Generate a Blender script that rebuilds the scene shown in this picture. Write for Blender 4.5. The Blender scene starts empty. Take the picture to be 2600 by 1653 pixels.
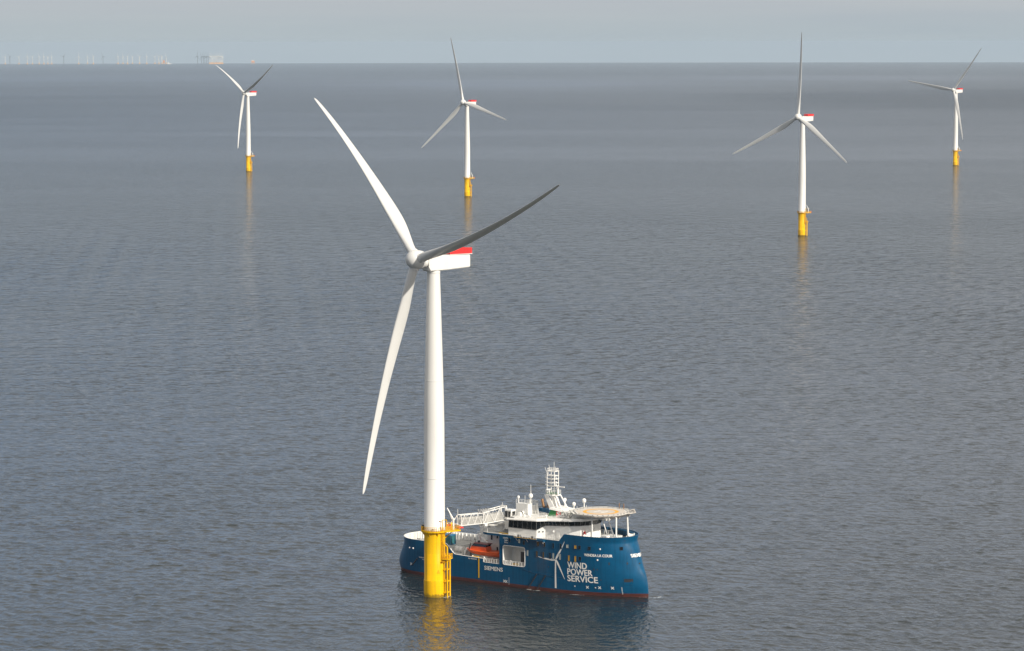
import bpy, bmesh, math, random
from mathutils import Vector, Matrix
random.seed(7)
R = math.radians
scene = bpy.context.scene
COL = scene.collection

# ------------------------------------------------------------------ camera
CAM_H, F_PX, PITCH, ROLL = 152.5, 7800.0, math.atan((826.5 - 109.0) / 7800.0), R(0.095)
EARTH = 7.4e6                                    # earth radius with refraction
cam_d = bpy.data.cameras.new('camera')
cam_d.sensor_width = 36.0
cam_d.lens = 36.0 * F_PX / 2600.0
cam_d.clip_start = 5.0
cam_d.clip_end = 200000.0
cam = bpy.data.objects.new('camera', cam_d)
COL.objects.link(cam)
cam.location = (0, 0, CAM_H)
cam.rotation_euler = (Matrix.Rotation(math.pi / 2 - PITCH, 3, 'X') @ Matrix.Rotation(-ROLL, 3, 'Z')).to_euler()
scene.camera = cam

# ------------------------------------------------------------------ light
SUN_EL, SUN_AZ = R(29), R(45)                    # azimuth: right of the direction towards the camera
sun_dir = Vector((math.sin(SUN_AZ) * math.cos(SUN_EL), -math.cos(SUN_AZ) * math.cos(SUN_EL), math.sin(SUN_EL)))
sd = bpy.data.lights.new('sun', 'SUN')
sd.energy = 4.7
sd.angle = R(0.6)
sd.color = (1.0, 0.93, 0.82)
sun = bpy.data.objects.new('sun', sd)
COL.objects.link(sun)
sun.rotation_euler = sun_dir.to_track_quat('Z', 'Y').to_euler()

w = bpy.data.worlds.new('World')
scene.world = w
w.use_nodes = True
nt = w.node_tree
for n in list(nt.nodes):
    nt.nodes.remove(n)
N = nt.nodes.new
L = nt.links.new
sky = N('ShaderNodeTexSky')
sky.sky_type = 'NISHITA'
sky.sun_disc = False
sky.sun_elevation = SUN_EL
sky.sun_rotation = math.atan2(sun_dir.x, sun_dir.y)
sky.air_density = 1.0
sky.dust_density = 2.0
tc = N('ShaderNodeTexCoord')
mp = N('ShaderNodeMapping')
mp.inputs['Scale'].default_value = (3.0, 3.0, 62.0)
L(tc.outputs['Generated'], mp.inputs['Vector'])
nz = N('ShaderNodeTexNoise')
nz.inputs['Scale'].default_value = 2.2
nz.inputs['Detail'].default_value = 8
nz.inputs['Roughness'].default_value = 0.6
L(mp.outputs['Vector'], nz.inputs['Vector'])
# thin even overcast: bluer to the left, warmer cloud to the right, darker overhead
def ramp(p0, c0, p1, c1):
    r_ = N('ShaderNodeValToRGB')
    r_.color_ramp.elements[0].position = p0; r_.color_ramp.elements[0].color = (*c0, 1)
    r_.color_ramp.elements[1].position = p1; r_.color_ramp.elements[1].color = (*c1, 1)
    return r_
def wmix(f, a_, b_, blend='MIX'):
    m_ = N('ShaderNodeMix'); m_.data_type = 'RGBA'; m_.blend_type = blend
    if isinstance(f, float): m_.inputs[0].default_value = f
    else: L(f, m_.inputs[0])
    L(a_, m_.inputs[6]); L(b_, m_.inputs[7])
    return m_.outputs[2]
sx = N('ShaderNodeSeparateXYZ')
L(tc.outputs['Generated'], sx.inputs[0])
def mrange(src, a0, a1, smooth=True):
    m_ = N('ShaderNodeMapRange'); m_.interpolation_type = 'SMOOTHSTEP' if smooth else 'LINEAR'
    m_.inputs[1].default_value = a0; m_.inputs[2].default_value = a1
    L(src, m_.inputs[0])
    return m_.outputs[0]
side = ramp(0.0, (2.75, 4.3, 7.1), 1.0, (5.5, 5.75, 6.7))
L(mrange(sx.outputs['X'], -0.30, 0.32), side.inputs['Fac'])
band = ramp(0.0, (4.42, 5.1, 5.6), 1.0, (5.05, 5.32, 5.75))
L(mrange(sx.outputs['Z'], 0.002, 0.02), band.inputs['Fac'])
high = N('ShaderNodeRGB'); high.outputs[0].default_value = (6.7, 6.25, 5.6, 1)
upper = wmix(mrange(sx.outputs['Z'], 0.10, 0.36), side.outputs[0], high.outputs[0])
low = wmix(mrange(sx.outputs['Z'], 0.02, 0.09), band.outputs[0], upper)
cr = ramp(0.34, (0.98, 0.985, 0.99), 0.70, (1.05, 1.035, 1.012))
L(nz.outputs['Fac'], cr.inputs['Fac'])
cl = wmix(1.0, low, cr.outputs[0], 'MULTIPLY')
mx = N('ShaderNodeMix')
mx.data_type = 'RGBA'
mx.inputs[0].default_value = 0.86
sv = N('ShaderNodeCombineXYZ')
zm = N('ShaderNodeMath'); zm.operation = 'MAXIMUM'; zm.inputs[1].default_value = 0.012
L(sx.outputs['Z'], zm.inputs[0]); L(sx.outputs['X'], sv.inputs['X']); L(sx.outputs['Y'], sv.inputs['Y']); L(zm.outputs[0], sv.inputs['Z'])
L(sv.outputs[0], sky.inputs['Vector'])
L(sky.outputs[0], mx.inputs[6])
L(cl, mx.inputs[7])
bg = N('ShaderNodeBackground')
bg.inputs['Strength'].default_value = 0.1
L(mx.outputs[2], bg.inputs['Color'])
wo = N('ShaderNodeOutputWorld')
L(bg.outputs[0], wo.inputs['Surface'])

scene.view_settings.view_transform = 'Standard'
scene.view_settings.look = 'None'
scene.view_settings.gamma = 1.0
scene.view_settings.exposure = 0.08
scene.cycles.max_bounces = 6
scene.cycles.use_denoising = True
scene.cycles.sample_clamp_indirect = 4.0
scene.cycles.volume_bounces = 1

# ------------------------------------------------------------------ materials
MATS = {}
def mat(name, rgb, rough=0.5, metal=0.0, var=0.0, vscale=(0.6, 0.6, 0.15), ior=1.5, alpha=1.0, coat=0.0, spec=0.5):
    if name in MATS:
        return MATS[name]
    m = bpy.data.materials.new(name)
    m.use_nodes = True
    t = m.node_tree
    b = t.nodes['Principled BSDF']
    b.inputs['Base Color'].default_value = (*rgb, 1)
    b.inputs['Roughness'].default_value = rough
    b.inputs['Metallic'].default_value = metal
    b.inputs['IOR'].default_value = ior
    b.inputs['Alpha'].default_value = alpha
    b.inputs['Specular IOR Level'].default_value = spec
    if coat:
        b.inputs['Coat Weight'].default_value = coat
        b.inputs['Coat Roughness'].default_value = 0.08
    if var:
        c = t.nodes.new('ShaderNodeTexCoord')
        p = t.nodes.new('ShaderNodeMapping')
        p.inputs['Scale'].default_value = vscale
        n = t.nodes.new('ShaderNodeTexNoise')
        n.inputs['Scale'].default_value = 1.0
        n.inputs['Detail'].default_value = 6
        n.inputs['Roughness'].default_value = 0.65
        t.links.new(c.outputs['Object'], p.inputs['Vector'])
        t.links.new(p.outputs['Vector'], n.inputs['Vector'])
        r = t.nodes.new('ShaderNodeValToRGB')
        r.color_ramp.elements[0].position = 0.32
        r.color_ramp.elements[0].color = (*[v * (1 - var) for v in rgb], 1)
        r.color_ramp.elements[1].position = 0.62
        r.color_ramp.elements[1].color = (*rgb, 1)
        t.links.new(n.outputs['Fac'], r.inputs['Fac'])
        t.links.new(r.outputs['Color'], b.inputs['Base Color'])
    MATS[name] = m
    return m

M_WHITE = mat('turbine_white_paint', (0.74, 0.73, 0.70), 0.38, var=0.07, vscale=(0.5, 0.5, 0.06))
M_BLADE = mat('blade_white_gelcoat', (0.66, 0.66, 0.645), 0.33, var=0.06, vscale=(0.3, 0.3, 0.08))
M_YELLOW = mat('yellow_marine_paint', (0.88, 0.50, 0.004), 0.42, var=0.10, vscale=(0.9, 0.9, 0.12), spec=0.1)
M_YDARK = mat('worn_yellow_steel', (0.78, 0.41, 0.008), 0.5, var=0.25, vscale=(2, 2, 2), spec=0.25)
M_RED = mat('red_rail_paint', (0.75, 0.03, 0.03), 0.45)
M_GREYST = mat('grey_galvanised_steel', (0.38, 0.38, 0.38), 0.5, 0.2)
M_DARK = mat('dark_equipment', (0.03, 0.03, 0.035), 0.5)
M_BLUE = mat('blue_hull_paint', (0.0004, 0.080, 0.182), 0.45, var=0.14, vscale=(0.35, 0.35, 0.5), coat=0.38, spec=0.08)
def add_plates(m, sx, sz, dark):
    t = m.node_tree; b = t.nodes['Principled BSDF']
    src = b.inputs['Base Color'].links[0].from_socket
    c = t.nodes.new('ShaderNodeTexCoord'); sp_ = t.nodes.new('ShaderNodeSeparateXYZ'); cb = t.nodes.new('ShaderNodeCombineXYZ')
    t.links.new(c.outputs['Object'], sp_.inputs[0])
    t.links.new(sp_.outputs['X'], cb.inputs['X']); t.links.new(sp_.outputs['Z'], cb.inputs['Y'])
    br_ = t.nodes.new('ShaderNodeTexBrick')
    br_.inputs['Scale'].default_value = 1.0; br_.inputs['Brick Width'].default_value = sx; br_.inputs['Row Height'].default_value = sz
    br_.inputs['Mortar Size'].default_value = .05; br_.inputs['Mortar Smooth'].default_value = .6
    br_.inputs['Color1'].default_value = (1, 1, 1, 1); br_.inputs['Color2'].default_value = (.90, .91, .92, 1); br_.inputs['Mortar'].default_value = (dark, dark, dark, 1)
    t.links.new(cb.outputs[0], br_.inputs['Vector'])
    st = t.nodes.new('ShaderNodeTexNoise'); mp_ = t.nodes.new('ShaderNodeMapping'); mp_.inputs['Scale'].default_value = (1.6, 1.6, .07)
    t.links.new(c.outputs['Object'], mp_.inputs['Vector']); t.links.new(mp_.outputs[0], st.inputs['Vector']); st.inputs['Scale'].default_value = 1.0; st.inputs['Detail'].default_value = 5
    rp = t.nodes.new('ShaderNodeValToRGB'); rp.color_ramp.elements[0].position = .36; rp.color_ramp.elements[0].color = (.82, .82, .82, 1); rp.color_ramp.elements[1].position = .52; rp.color_ramp.elements[1].color = (1, 1, 1, 1)
    t.links.new(st.outputs['Fac'], rp.inputs['Fac'])
    prev = src
    for o_ in (br_.outputs['Color'], rp.outputs['Color']):
        mm = t.nodes.new('ShaderNodeMix'); mm.data_type = 'RGBA'; mm.blend_type = 'MULTIPLY'; mm.inputs[0].default_value = 1.0
        t.links.new(prev, mm.inputs[6]); t.links.new(o_, mm.inputs[7]); prev = mm.outputs[2]
    t.links.new(prev, b.inputs['Base Color'])
add_plates(M_BLUE, 7.0, 2.6, .86)
add_plates(M_YELLOW, 40.0, 3.05, .88)
def tide_stain(name, src_rgb):
    m = mat(name, src_rgb, 0.42, var=0.10, vscale=(0.9, 0.9, 0.12), spec=0.1)
    add_plates(m, 40.0, 3.05, .88)
    t = m.node_tree; b = t.nodes['Principled BSDF']
    src = b.inputs['Base Color'].links[0].from_socket
    c = t.nodes.new('ShaderNodeTexCoord'); sp_ = t.nodes.new('ShaderNodeSeparateXYZ'); t.links.new(c.outputs['Object'], sp_.inputs[0])
    nn = t.nodes.new('ShaderNodeTexNoise'); nn.inputs['Scale'].default_value = 1.3; nn.inputs['Detail'].default_value = 5; t.links.new(c.outputs['Object'], nn.inputs['Vector'])
    a = t.nodes.new('ShaderNodeMath'); a.operation = 'MULTIPLY_ADD'; a.inputs[1].default_value = 2.2; t.links.new(nn.outputs['Fac'], a.inputs[0])
    ng = t.nodes.new('ShaderNodeMath'); ng.operation = 'SUBTRACT'; t.links.new(a.outputs[0], ng.inputs[0]); t.links.new(sp_.outputs['Z'], ng.inputs[1])
    mr = t.nodes.new('ShaderNodeMapRange'); mr.inputs[1].default_value = .55; mr.inputs[2].default_value = 1.2; mr.inputs[4].default_value = .75; t.links.new(ng.outputs[0], mr.inputs[0])
    mm = t.nodes.new('ShaderNodeMix'); mm.data_type = 'RGBA'; mm.inputs[7].default_value = (.10, .075, .012, 1)
    t.links.new(mr.outputs[0], mm.inputs[0]); t.links.new(src, mm.inputs[6]); t.links.new(mm.outputs[2], b.inputs['Base Color'])
    return m
M_PILE = tide_stain('pile_yellow_paint', (0.88, 0.50, 0.004))
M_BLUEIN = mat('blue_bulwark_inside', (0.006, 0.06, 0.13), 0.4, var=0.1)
M_BOOT = mat('red_brown_antifouling', (0.105, 0.024, 0.017), 0.6, var=0.5, vscale=(0.5, 0.5, 2.2))
M_SHIPW = mat('ship_white_paint', (0.86, 0.85, 0.82), 0.4, var=0.10, vscale=(0.7, 0.7, 0.5))
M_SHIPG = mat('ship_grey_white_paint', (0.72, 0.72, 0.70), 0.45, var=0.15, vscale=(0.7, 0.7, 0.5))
M_RAIL = mat('white_railing_paint', (0.80, 0.79, 0.76), 0.45)
M_DECK = mat('grey_deck_paint', (0.45, 0.45, 0.43), 0.65, var=0.25, vscale=(0.5, 0.5, 0.5))
M_DECKG = mat('green_deck_paint', (0.03, 0.16, 0.05), 0.6, var=0.2)
M_GLASS = mat('dark_window_glass', (0.008, 0.010, 0.013), 0.06)
M_PANEY = mat('window_with_yellow_blind', (0.62, 0.33, 0.02), 0.3)
M_PANEW = mat('window_with_pale_blind', (0.60, 0.60, 0.52), 0.3)
M_TEXT = mat('white_lettering_paint', (0.82, 0.80, 0.76), 0.4)
M_ORANGE = mat('orange_boat_paint', (0.92, 0.125, 0.012), 0.4, var=0.12, vscale=(1, 1, 1))
M_MAROON = mat('dark_red_roof_paint', (0.19, 0.03, 0.03), 0.45)
M_HELI = mat('helideck_grey_surface', (0.63, 0.57, 0.50), 0.7, var=0.14, vscale=(0.6, 0.6, 0.6))
M_HELIY = mat('yellow_deck_marking', (0.78, 0.40, 0.04), 0.6)
M_NET = mat('helideck_net_grey', (0.55, 0.54, 0.51), 0.6)
M_GREEN = mat('green_funnel_paint', (0.012, 0.17, 0.035), 0.4)
M_COPPER = mat('brown_exhaust_steel', (0.30, 0.16, 0.07), 0.5, 0.3)
M_BLUECAB = mat('blue_container_paint', (0.02, 0.14, 0.27), 0.4, var=0.1)
M_TEAL = mat('teal_tinted_glass', (0.03, 0.13, 0.15), 0.12)
M_SUIT = mat('orange_work_suit', (0.75, 0.13, 0.02), 0.8)
M_SUITY = mat('yellow_work_suit', (0.70, 0.52, 0.03), 0.8)
M_SKIN = mat('skin', (0.50, 0.30, 0.21), 0.6)
M_HELM = mat('white_helmet', (0.8, 0.8, 0.78), 0.35)
M_NAVY = mat('navy_emblem_paint', (0.012, 0.06, 0.17), 0.4)
M_FARW = mat('pale_far_steel', (0.80, 0.76, 0.68), 0.5)
M_FARY = mat('yellow_far_steel', (0.80, 0.38, 0.03), 0.5)
M_FARG = mat('grey_far_steel', (0.10, 0.11, 0.12), 0.5)
M_FARO = mat('orange_far_steel', (0.80, 0.28, 0.02), 0.5)

# ------------------------------------------------------------------ mesh helpers
class MB:
    def __init__(s):
        s.v, s.f, s.m, s.sm = [], [], [], []
    def add(s, vs, fs, mi=0, smooth=False):
        o = len(s.v)
        s.v += [tuple(v) for v in vs]
        for f in fs:
            s.f.append(tuple(i + o for i in f)); s.m.append(mi); s.sm.append(smooth)
        return s
    def box(s, c, d, rz=0.0, mi=0, top=(1, 1), ry=0.0):
        x, y, z = d[0] / 2, d[1] / 2, d[2] / 2
        tx, ty = top
        vs = [(-x, -y, -z), (x, -y, -z), (x, y, -z), (-x, y, -z), (-x * tx, -y * ty, z), (x * tx, -y * ty, z), (x * tx, y * ty, z), (-x * tx, y * ty, z)]
        m = Matrix.Rotation(rz, 3, 'Z') @ Matrix.Rotation(ry, 3, 'Y')
        vs = [m @ Vector(v) + Vector(c) for v in vs]
        return s.add(vs, [(3, 2, 1, 0), (4, 5, 6, 7), (0, 1, 5, 4), (1, 2, 6, 5), (2, 3, 7, 6), (3, 0, 4, 7)], mi)
    def tube(s, p0, p1, r, n=8, mi=0, r1=None):
        p0, p1 = Vector(p0), Vector(p1)
        r1 = r if r1 is None else r1
        d = (p1 - p0)
        if d.length < 1e-6:
            return s
        q = d.to_track_quat('Z', 'Y')
        a = [p0 + q @ Vector((math.cos(2 * math.pi * i / n) * r, math.sin(2 * math.pi * i / n) * r, 0)) for i in range(n)]
        b = [p1 + q @ Vector((math.cos(2 * math.pi * i / n) * r1, math.sin(2 * math.pi * i / n) * r1, 0)) for i in range(n)]
        s.add(a + b, [(i, (i + 1) % n, n + (i + 1) % n, n + i) for i in range(n)], mi, n > 5)
        s.add(a, [tuple(reversed(range(n)))], mi)
        s.add(b, [tuple(range(n))], mi)
        return s
    def path(s, pts, r, n=6, mi=0, closed=False):
        k = len(pts)
        for i in range(k if closed else k - 1):
            s.tube(pts[i], pts[(i + 1) % k], r, n, mi)
        return s
    def prism(s, pts, z0, z1, mi=0, scale=1.0):
        n = len(pts)
        f0 = z0 if callable(z0) else (lambda x, y: z0)
        f1 = z1 if callable(z1) else (lambda x, y: z1)
        a = [(x, y, f0(x, y)) for x, y in pts]
        b = [(x, y, f1(x, y)) for x, y in pts]
        return s.loft([a, b], mi, True)
    def loft(s, rings, mi=0, caps=True, smooth=False):
        n = len(rings[0])
        vs = [p for r in rings for p in r]
        fs = []
        for k in range(len(rings) - 1):
            for i in range(n):
                j = (i + 1) % n
                fs.append((k * n + i, k * n + j, (k + 1) * n + j, (k + 1) * n + i))
        s.add(vs, fs, mi, smooth)
        if caps:
            s.add(rings[0], [tuple(reversed(range(n)))], mi)
            s.add(rings[-1], [tuple(range(n))], mi)
        return s
    def lathe(s, prof, c=(0, 0, 0), n=40, mi=0, axis=None):
        rings = []
        m = Matrix.Identity(3) if axis is None else Vector(axis).to_track_quat('Z', 'Y').to_matrix()
        for r, z in prof:
            rings.append([tuple(m @ Vector((r * math.cos(2 * math.pi * i / n), r * math.sin(2 * math.pi * i / n), z)) + Vector(c)) for i in range(n)])
        return s.loft(rings, mi, True, True)
    def ball(s, c, r, mi=0, n=16, sz=1.0):
        prof = [(max(0.001, r * math.sin(math.pi * i / 10)), -r * sz * math.cos(math.pi * i / 10)) for i in range(11)]
        return s.lathe(prof, c, n, mi)
    def rail(s, pts, h=1.1, step=1.5, r=0.05, mi=0, bars=3, closed=False):
        pts = [Vector(p) for p in pts]
        k = len(pts)
        for i in range(k if closed else k - 1):
            a, b = pts[i], pts[(i + 1) % k]
            for q in range(1, bars + 1):
                o = Vector((0, 0, h * q / bars))
                s.tube(a + o, b + o, r if q == bars else r * 0.7, 5, mi)
            n = max(1, round((b - a).length / step))
            for j in range(n + 1):
                p = a.lerp(b, j / n)
                s.tube(p, p + Vector((0, 0, h)), r, 5, mi)
        return s
    def build(s, name, mats, parent=None, loc=(0, 0, 0)):
        me = bpy.data.meshes.new(name)
        me.from_pydata(s.v, [], s.f)
        if not isinstance(mats, (list, tuple)):
            mats = [mats]
        for m in mats:
            me.materials.append(m)
        me.polygons.foreach_set('material_index', s.m)
        me.polygons.foreach_set('use_smooth', s.sm)
        me.update()
        o = bpy.data.objects.new(name, me)
        COL.objects.link(o)
        o.location = loc
        if parent:
            o.parent = parent
        return o

def empty(name, loc=(0, 0, 0), rz=0.0):
    o = bpy.data.objects.new(name, None)
    o.empty_display_size = 1
    COL.objects.link(o)
    o.location = loc
    o.rotation_euler = (0, 0, rz)
    return o
def tag(o, label, cat, group=None):
    o['label'] = label; o['category'] = cat
    if group: o['group'] = group
    return o
def copy_tree(o, parent=None):
    c = o.copy()
    COL.objects.link(c)
    c.parent = parent
    for ch in list(o.children):
        copy_tree(ch, c)
    return c
def drop(x, y):
    return -(x * x + y * y) / (2 * EARTH)

# ------------------------------------------------------------------ sea: one curved sheet to beyond the horizon
def build_sea():
    """polar sheet on the curved earth, with real waves out to about 5 km and finer ripples as bump"""
    import numpy as np
    rng = np.random.default_rng(5)
    fine = 0.00062
    lim = R(11.6)
    az = list(np.arange(-lim, lim, fine))
    a = az[-1]; st = fine * 2
    while a < math.pi - 0.2:
        a += st; az.append(a); st = st if a < R(17) else min(st * 1.35, 0.12)
    a = az[0]; st = fine * 2; left = []
    while a > -math.pi + 0.1:
        a -= st; left.append(a); st = st if a > -R(17) else min(st * 1.35, 0.12)
    az = np.array(left[::-1] + az)
    rad = [40.0, 150.0, 330.0, 500.0, 620.0, 690.0]
    r = 720.0
    while r < 60000:
        rad.append(r)
        r += 0.62 if r < 1400 else (min(0.62 + (r - 1400) * 0.0008, 3.2) if r < 4200 else r * 0.02)
    rad = np.array(rad)
    nr, na = len(rad), len(az)
    RR, AA = np.meshgrid(rad, az, indexing='ij')
    X = RR * np.sin(AA); Y = RR * np.cos(AA)
    dr = np.gradient(rad)[:, None]
    dc = np.abs(np.gradient(az))[None, :] * rad[:, None]
    sp = np.maximum(dr, dc)
    Z = np.zeros_like(X); DX = np.zeros_like(X); DY = np.zeros_like(X)
    live = (rad < 4200)
    sl = slice(0, int(live.sum()))
    x, y, s_ = X[sl], Y[sl], sp[sl]
    # wind patches: groups of rougher and calmer water
    g = np.zeros_like(x)
    for i in range(9):
        lam = rng.uniform(60, 700); th = rng.uniform(0, math.pi)
        g += np.sin((x * math.cos(th) + 0.6 * y * math.sin(th)) * 2 * math.pi / lam + rng.uniform(0, 6.28))
    g = 1.0 + 0.16 * g / 2.1
    # water sheltered and flattened by the ship in front of its near side
    sx, sy = x - 2.4, y - 864.0
    lx = sx * math.cos(R(36)) - sy * math.sin(R(36)); ly = sx * math.sin(R(36)) + sy * math.cos(R(36))
    g *= 1.0 - np.clip((np.sqrt(x * x + y * y) - 2200) / 1800, 0, 1)
    g *= 1.0 - 0.45 * np.exp(-((x + 20) / 22) ** 4 - ((y - 822) / 30) ** 4)
    g *= 1.0 - 0.5 * np.exp(-((lx - 2) / 46) ** 4 - ((ly + 16) / 15) ** 4)
    n = 66
    wind = math.atan2(0.61, 0.79)
    for i in range(n):
        lam = 1.45 * (6.5 / 1.45) ** ((i + rng.uniform(0, 1)) / n)
        k = 2 * math.pi / lam
        th = wind + rng.normal(0, 0.55) * (1.0 if lam < 14 else 0.7)
        am = SLOPE * math.sqrt(2.0 / n) / k
        f = np.clip(lam / (2.9 * s_) - 0.75, 0, 1) * g
        ph = k * (x * math.cos(th) + y * math.sin(th)) + rng.uniform(0, 6.28)
        c, sn = np.cos(ph), np.sin(ph)
        Z[sl] += am * f * c
        DX[sl] -= 0.85 * am * f * sn * math.cos(th); DY[sl] -= 0.85 * am * f * sn * math.sin(th)
    X += DX; Y += DY
    Z -= RR * RR / (2 * EARTH)
    co = np.stack([X, Y, Z], -1).reshape(-1, 3)
    co = np.vstack([co, [[0, 0, 0]]]).astype(np.float32)
    i, j = np.meshgrid(np.arange(nr - 1), np.arange(na), indexing='ij')
    j2 = (j + 1) % na
    quads = np.stack([i * na + j, i * na + j2, (i + 1) * na + j2, (i + 1) * na + j], -1).reshape(-1, 4)[:, ::-1]
    jj = np.arange(na)
    tri = np.stack([np.full(na, nr * na), jj, (jj + 1) % na], -1)[:, ::-1]
    me = bpy.data.meshes.new('sea')
    me.vertices.add(len(co)); me.vertices.foreach_set('co', co.ravel())
    lv = np.concatenate([quads.ravel(), tri.ravel()]).astype(np.int32)
    me.loops.add(len(lv)); me.loops.foreach_set('vertex_index', lv)
    ls = np.concatenate([np.arange(len(quads)) * 4, len(quads) * 4 + np.arange(na) * 3]).astype(np.int32)
    me.polygons.add(len(ls)); me.polygons.foreach_set('loop_start', ls)
    me.polygons.foreach_set('use_smooth', np.ones(len(ls), dtype=bool))
    me.update(calc_edges=True)
    if me.polygons[0].normal.z < 0: me.flip_normals()
    m = bpy.data.materials.new('sea_water')
    m.use_nodes = True
    t = m.node_tree
    p = t.nodes['Principled BSDF']
    p.inputs['Base Color'].default_value = (0.014, 0.022, 0.025, 1)
    p.inputs['IOR'].default_value = 1.333
    tcn = t.nodes.new('ShaderNodeTexCoord')
    def wave(scale, stretch, ang, detail, seed):
        mpn = t.nodes.new('ShaderNodeMapping')
        mpn.inputs['Rotation'].default_value = (0, 0, R(ang))
        mpn.inputs['Scale'].default_value = (scale, scale / stretch, 1)
        mpn.inputs['Location'].default_value = (seed, seed * 1.7, seed)
        nn = t.nodes.new('ShaderNodeTexNoise')
        nn.inputs['Scale'].default_value = 1.0
        nn.inputs['Detail'].default_value = detail
        nn.inputs['Roughness'].default_value = 0.55
        t.links.new(tcn.outputs['Object'], mpn.inputs['Vector'])
        t.links.new(mpn.outputs['Vector'], nn.inputs['Vector'])
        return nn.outputs['Fac']
    def math_n(op, a, b2=0.0):
        mn = t.nodes.new('ShaderNodeMath'); mn.operation = op
        for k, v in enumerate((a, b2)):
            if isinstance(v, (int, float)): mn.inputs[k].default_value = v
            else: t.links.new(v, mn.inputs[k])
        return mn.outputs[0]
    def mrange(src, a0, a1, b0, b1):
        pr = t.nodes.new('ShaderNodeMapRange')
        for k, v in enumerate((a0, a1, b0, b1)): pr.inputs[k + 1].default_value = v
        t.links.new(src, pr.inputs[0])
        return pr.outputs[0]
    ln = t.nodes.new('ShaderNodeVectorMath'); ln.operation = 'LENGTH'
    t.links.new(tcn.outputs['Object'], ln.inputs[0])
    dist = ln.outputs['Value']
    sxy = t.nodes.new('ShaderNodeSeparateXYZ'); t.links.new(tcn.outputs['Object'], sxy.inputs[0])
    aside = mrange(math_n('ABSOLUTE', math_n('DIVIDE', sxy.outputs['X'], sxy.outputs['Y'])), 0.22, 0.31, 0.0, 1.0)
    far = math_n('MAXIMUM', mrange(dist, 1000, 3000, 0.0, 1.0), aside)                 # where the mesh waves run out, noise waves take over
    h1 = wave(1 / 8.0, 1.15, 90 - 38, 2, 3.1)
    h2 = wave(1 / 3.6, 1.2, 90 - 38, 2, 11.7)
    h3 = wave(1 / 1.3, 1.7, 90 - 30, 3, 23.9)
    patch = mrange(wave(1 / 500.0, 0.4, 0, 4, 5.5), 0.3, 0.7, 0.78, 1.22)
    patch2 = mrange(wave(1 / 2600.0, 0.28, 0, 3, 9.3), 0.36, 0.64, 0.65, 1.4)
    hs = math_n('ADD', math_n('MULTIPLY', h1, 1.1), math_n('MULTIPLY', math_n('POWER', h2, 2.0), 1.45))
    hs = math_n('MULTIPLY', math_n('MULTIPLY', hs, far), patch2)
    hs = math_n('ADD', hs, math_n('MULTIPLY', math_n('POWER', h3, 1.6), mrange(dist, 950, 6000, 0.36, 0.55)))
    gust = mrange(wave(1 / 14.0, 0.5, 0, 4, 31.0), 0.3, 0.7, 0.10, 2.15)
    hs = math_n('MULTIPLY', hs, gust)
    def sea_tone_patch(cx, cy, rx, ry, k):                         # bump scaled over one stretch to imitate cloud shadow or pale sheen
        mpn = t.nodes.new('ShaderNodeMapping'); mpn.vector_type = 'TEXTURE'
        mpn.inputs['Location'].default_value = (cx, cy, 0); mpn.inputs['Scale'].default_value = (rx, ry, 1e6)
        gr = t.nodes.new('ShaderNodeTexGradient'); gr.gradient_type = 'QUADRATIC_SPHERE'
        t.links.new(tcn.outputs['Object'], mpn.inputs['Vector']); t.links.new(mpn.outputs[0], gr.inputs['Vector'])
        return mrange(gr.outputs['Fac'], 0.0, 0.6, 1.0, k)
    for q in ((1600, 8700, 1250, 2300, 8.0), (1500, 14500, 2200, 3200, .2), (0, 12500, 1900, 4800, .2), (-1500, 7500, 1300, 2600, 1.3), (-2000, 15000, 2500, 4500, .45), (300, 34000, 9000, 7000, 1.5)):
        hs = math_n('MULTIPLY', hs, sea_tone_patch(*q))
    hs = math_n('MULTIPLY', hs, patch)
    bp = t.nodes.new('ShaderNodeBump')
    bp.inputs['Strength'].default_value = 1.0
    bp.inputs['Distance'].default_value = 1.0
    t.links.new(hs, bp.inputs['Height'])
    t.links.new(bp.outputs['Normal'], p.inputs['Normal'])
    t.links.new(mrange(dist, 850, 8000, 0.09, 0.24), p.inputs['Roughness'])
    # a little foam where water laps the bow, the fenders and the near pile
    fm = None
    for cx, cy, rx, ry in ((39.9, 838.2, 4.2, 1.7), (36.2, 838.6, 2.2, 1.2), (4.5, 850.6, 1.7, 1.2), (6.9, 848.9, 1.7, 1.2), (-21.5, 840.6, 4.1, 4.3), (-18.0, 839.5, 2.4, 2.4), (18, 842.2, 3.0, 1.3), (-29.5, 888.0, 2.6, 3.0)):
        mpn = t.nodes.new('ShaderNodeMapping'); mpn.vector_type = 'TEXTURE'
        mpn.inputs['Location'].default_value = (cx, cy, 0); mpn.inputs['Scale'].default_value = (rx, ry, 50)
        gr = t.nodes.new('ShaderNodeTexGradient'); gr.gradient_type = 'SPHERICAL'
        t.links.new(tcn.outputs['Object'], mpn.inputs['Vector']); t.links.new(mpn.outputs[0], gr.inputs['Vector'])
        fm = gr.outputs['Fac'] if fm is None else math_n('MAXIMUM', fm, gr.outputs['Fac'])
    fn_ = wave(1 / 0.8, 1.6, 30, 4, 44.0)
    foam = mrange(math_n('ADD', math_n('MULTIPLY', fm, 0.5), fn_), 0.70, 0.95, 0.0, 0.75)
    cmx = t.nodes.new('ShaderNodeMix'); cmx.data_type = 'RGBA'
    cmx.inputs[6].default_value = (0.014, 0.022, 0.025, 1); cmx.inputs[7].default_value = (0.62, 0.66, 0.66, 1)
    t.links.new(math_n('MULTIPLY', foam, math_n('GREATER_THAN', fm, 0.001)), cmx.inputs[0]); t.links.new(cmx.outputs[2], p.inputs['Base Color'])
    me.materials.append(m)
    o = bpy.data.objects.new('sea', me)
    COL.objects.link(o)
    o['kind'] = 'structure'
    o['label'] = 'grey rippled open sea reaching the horizon'
    return o
SLOPE = 0.12
build_sea()

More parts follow.
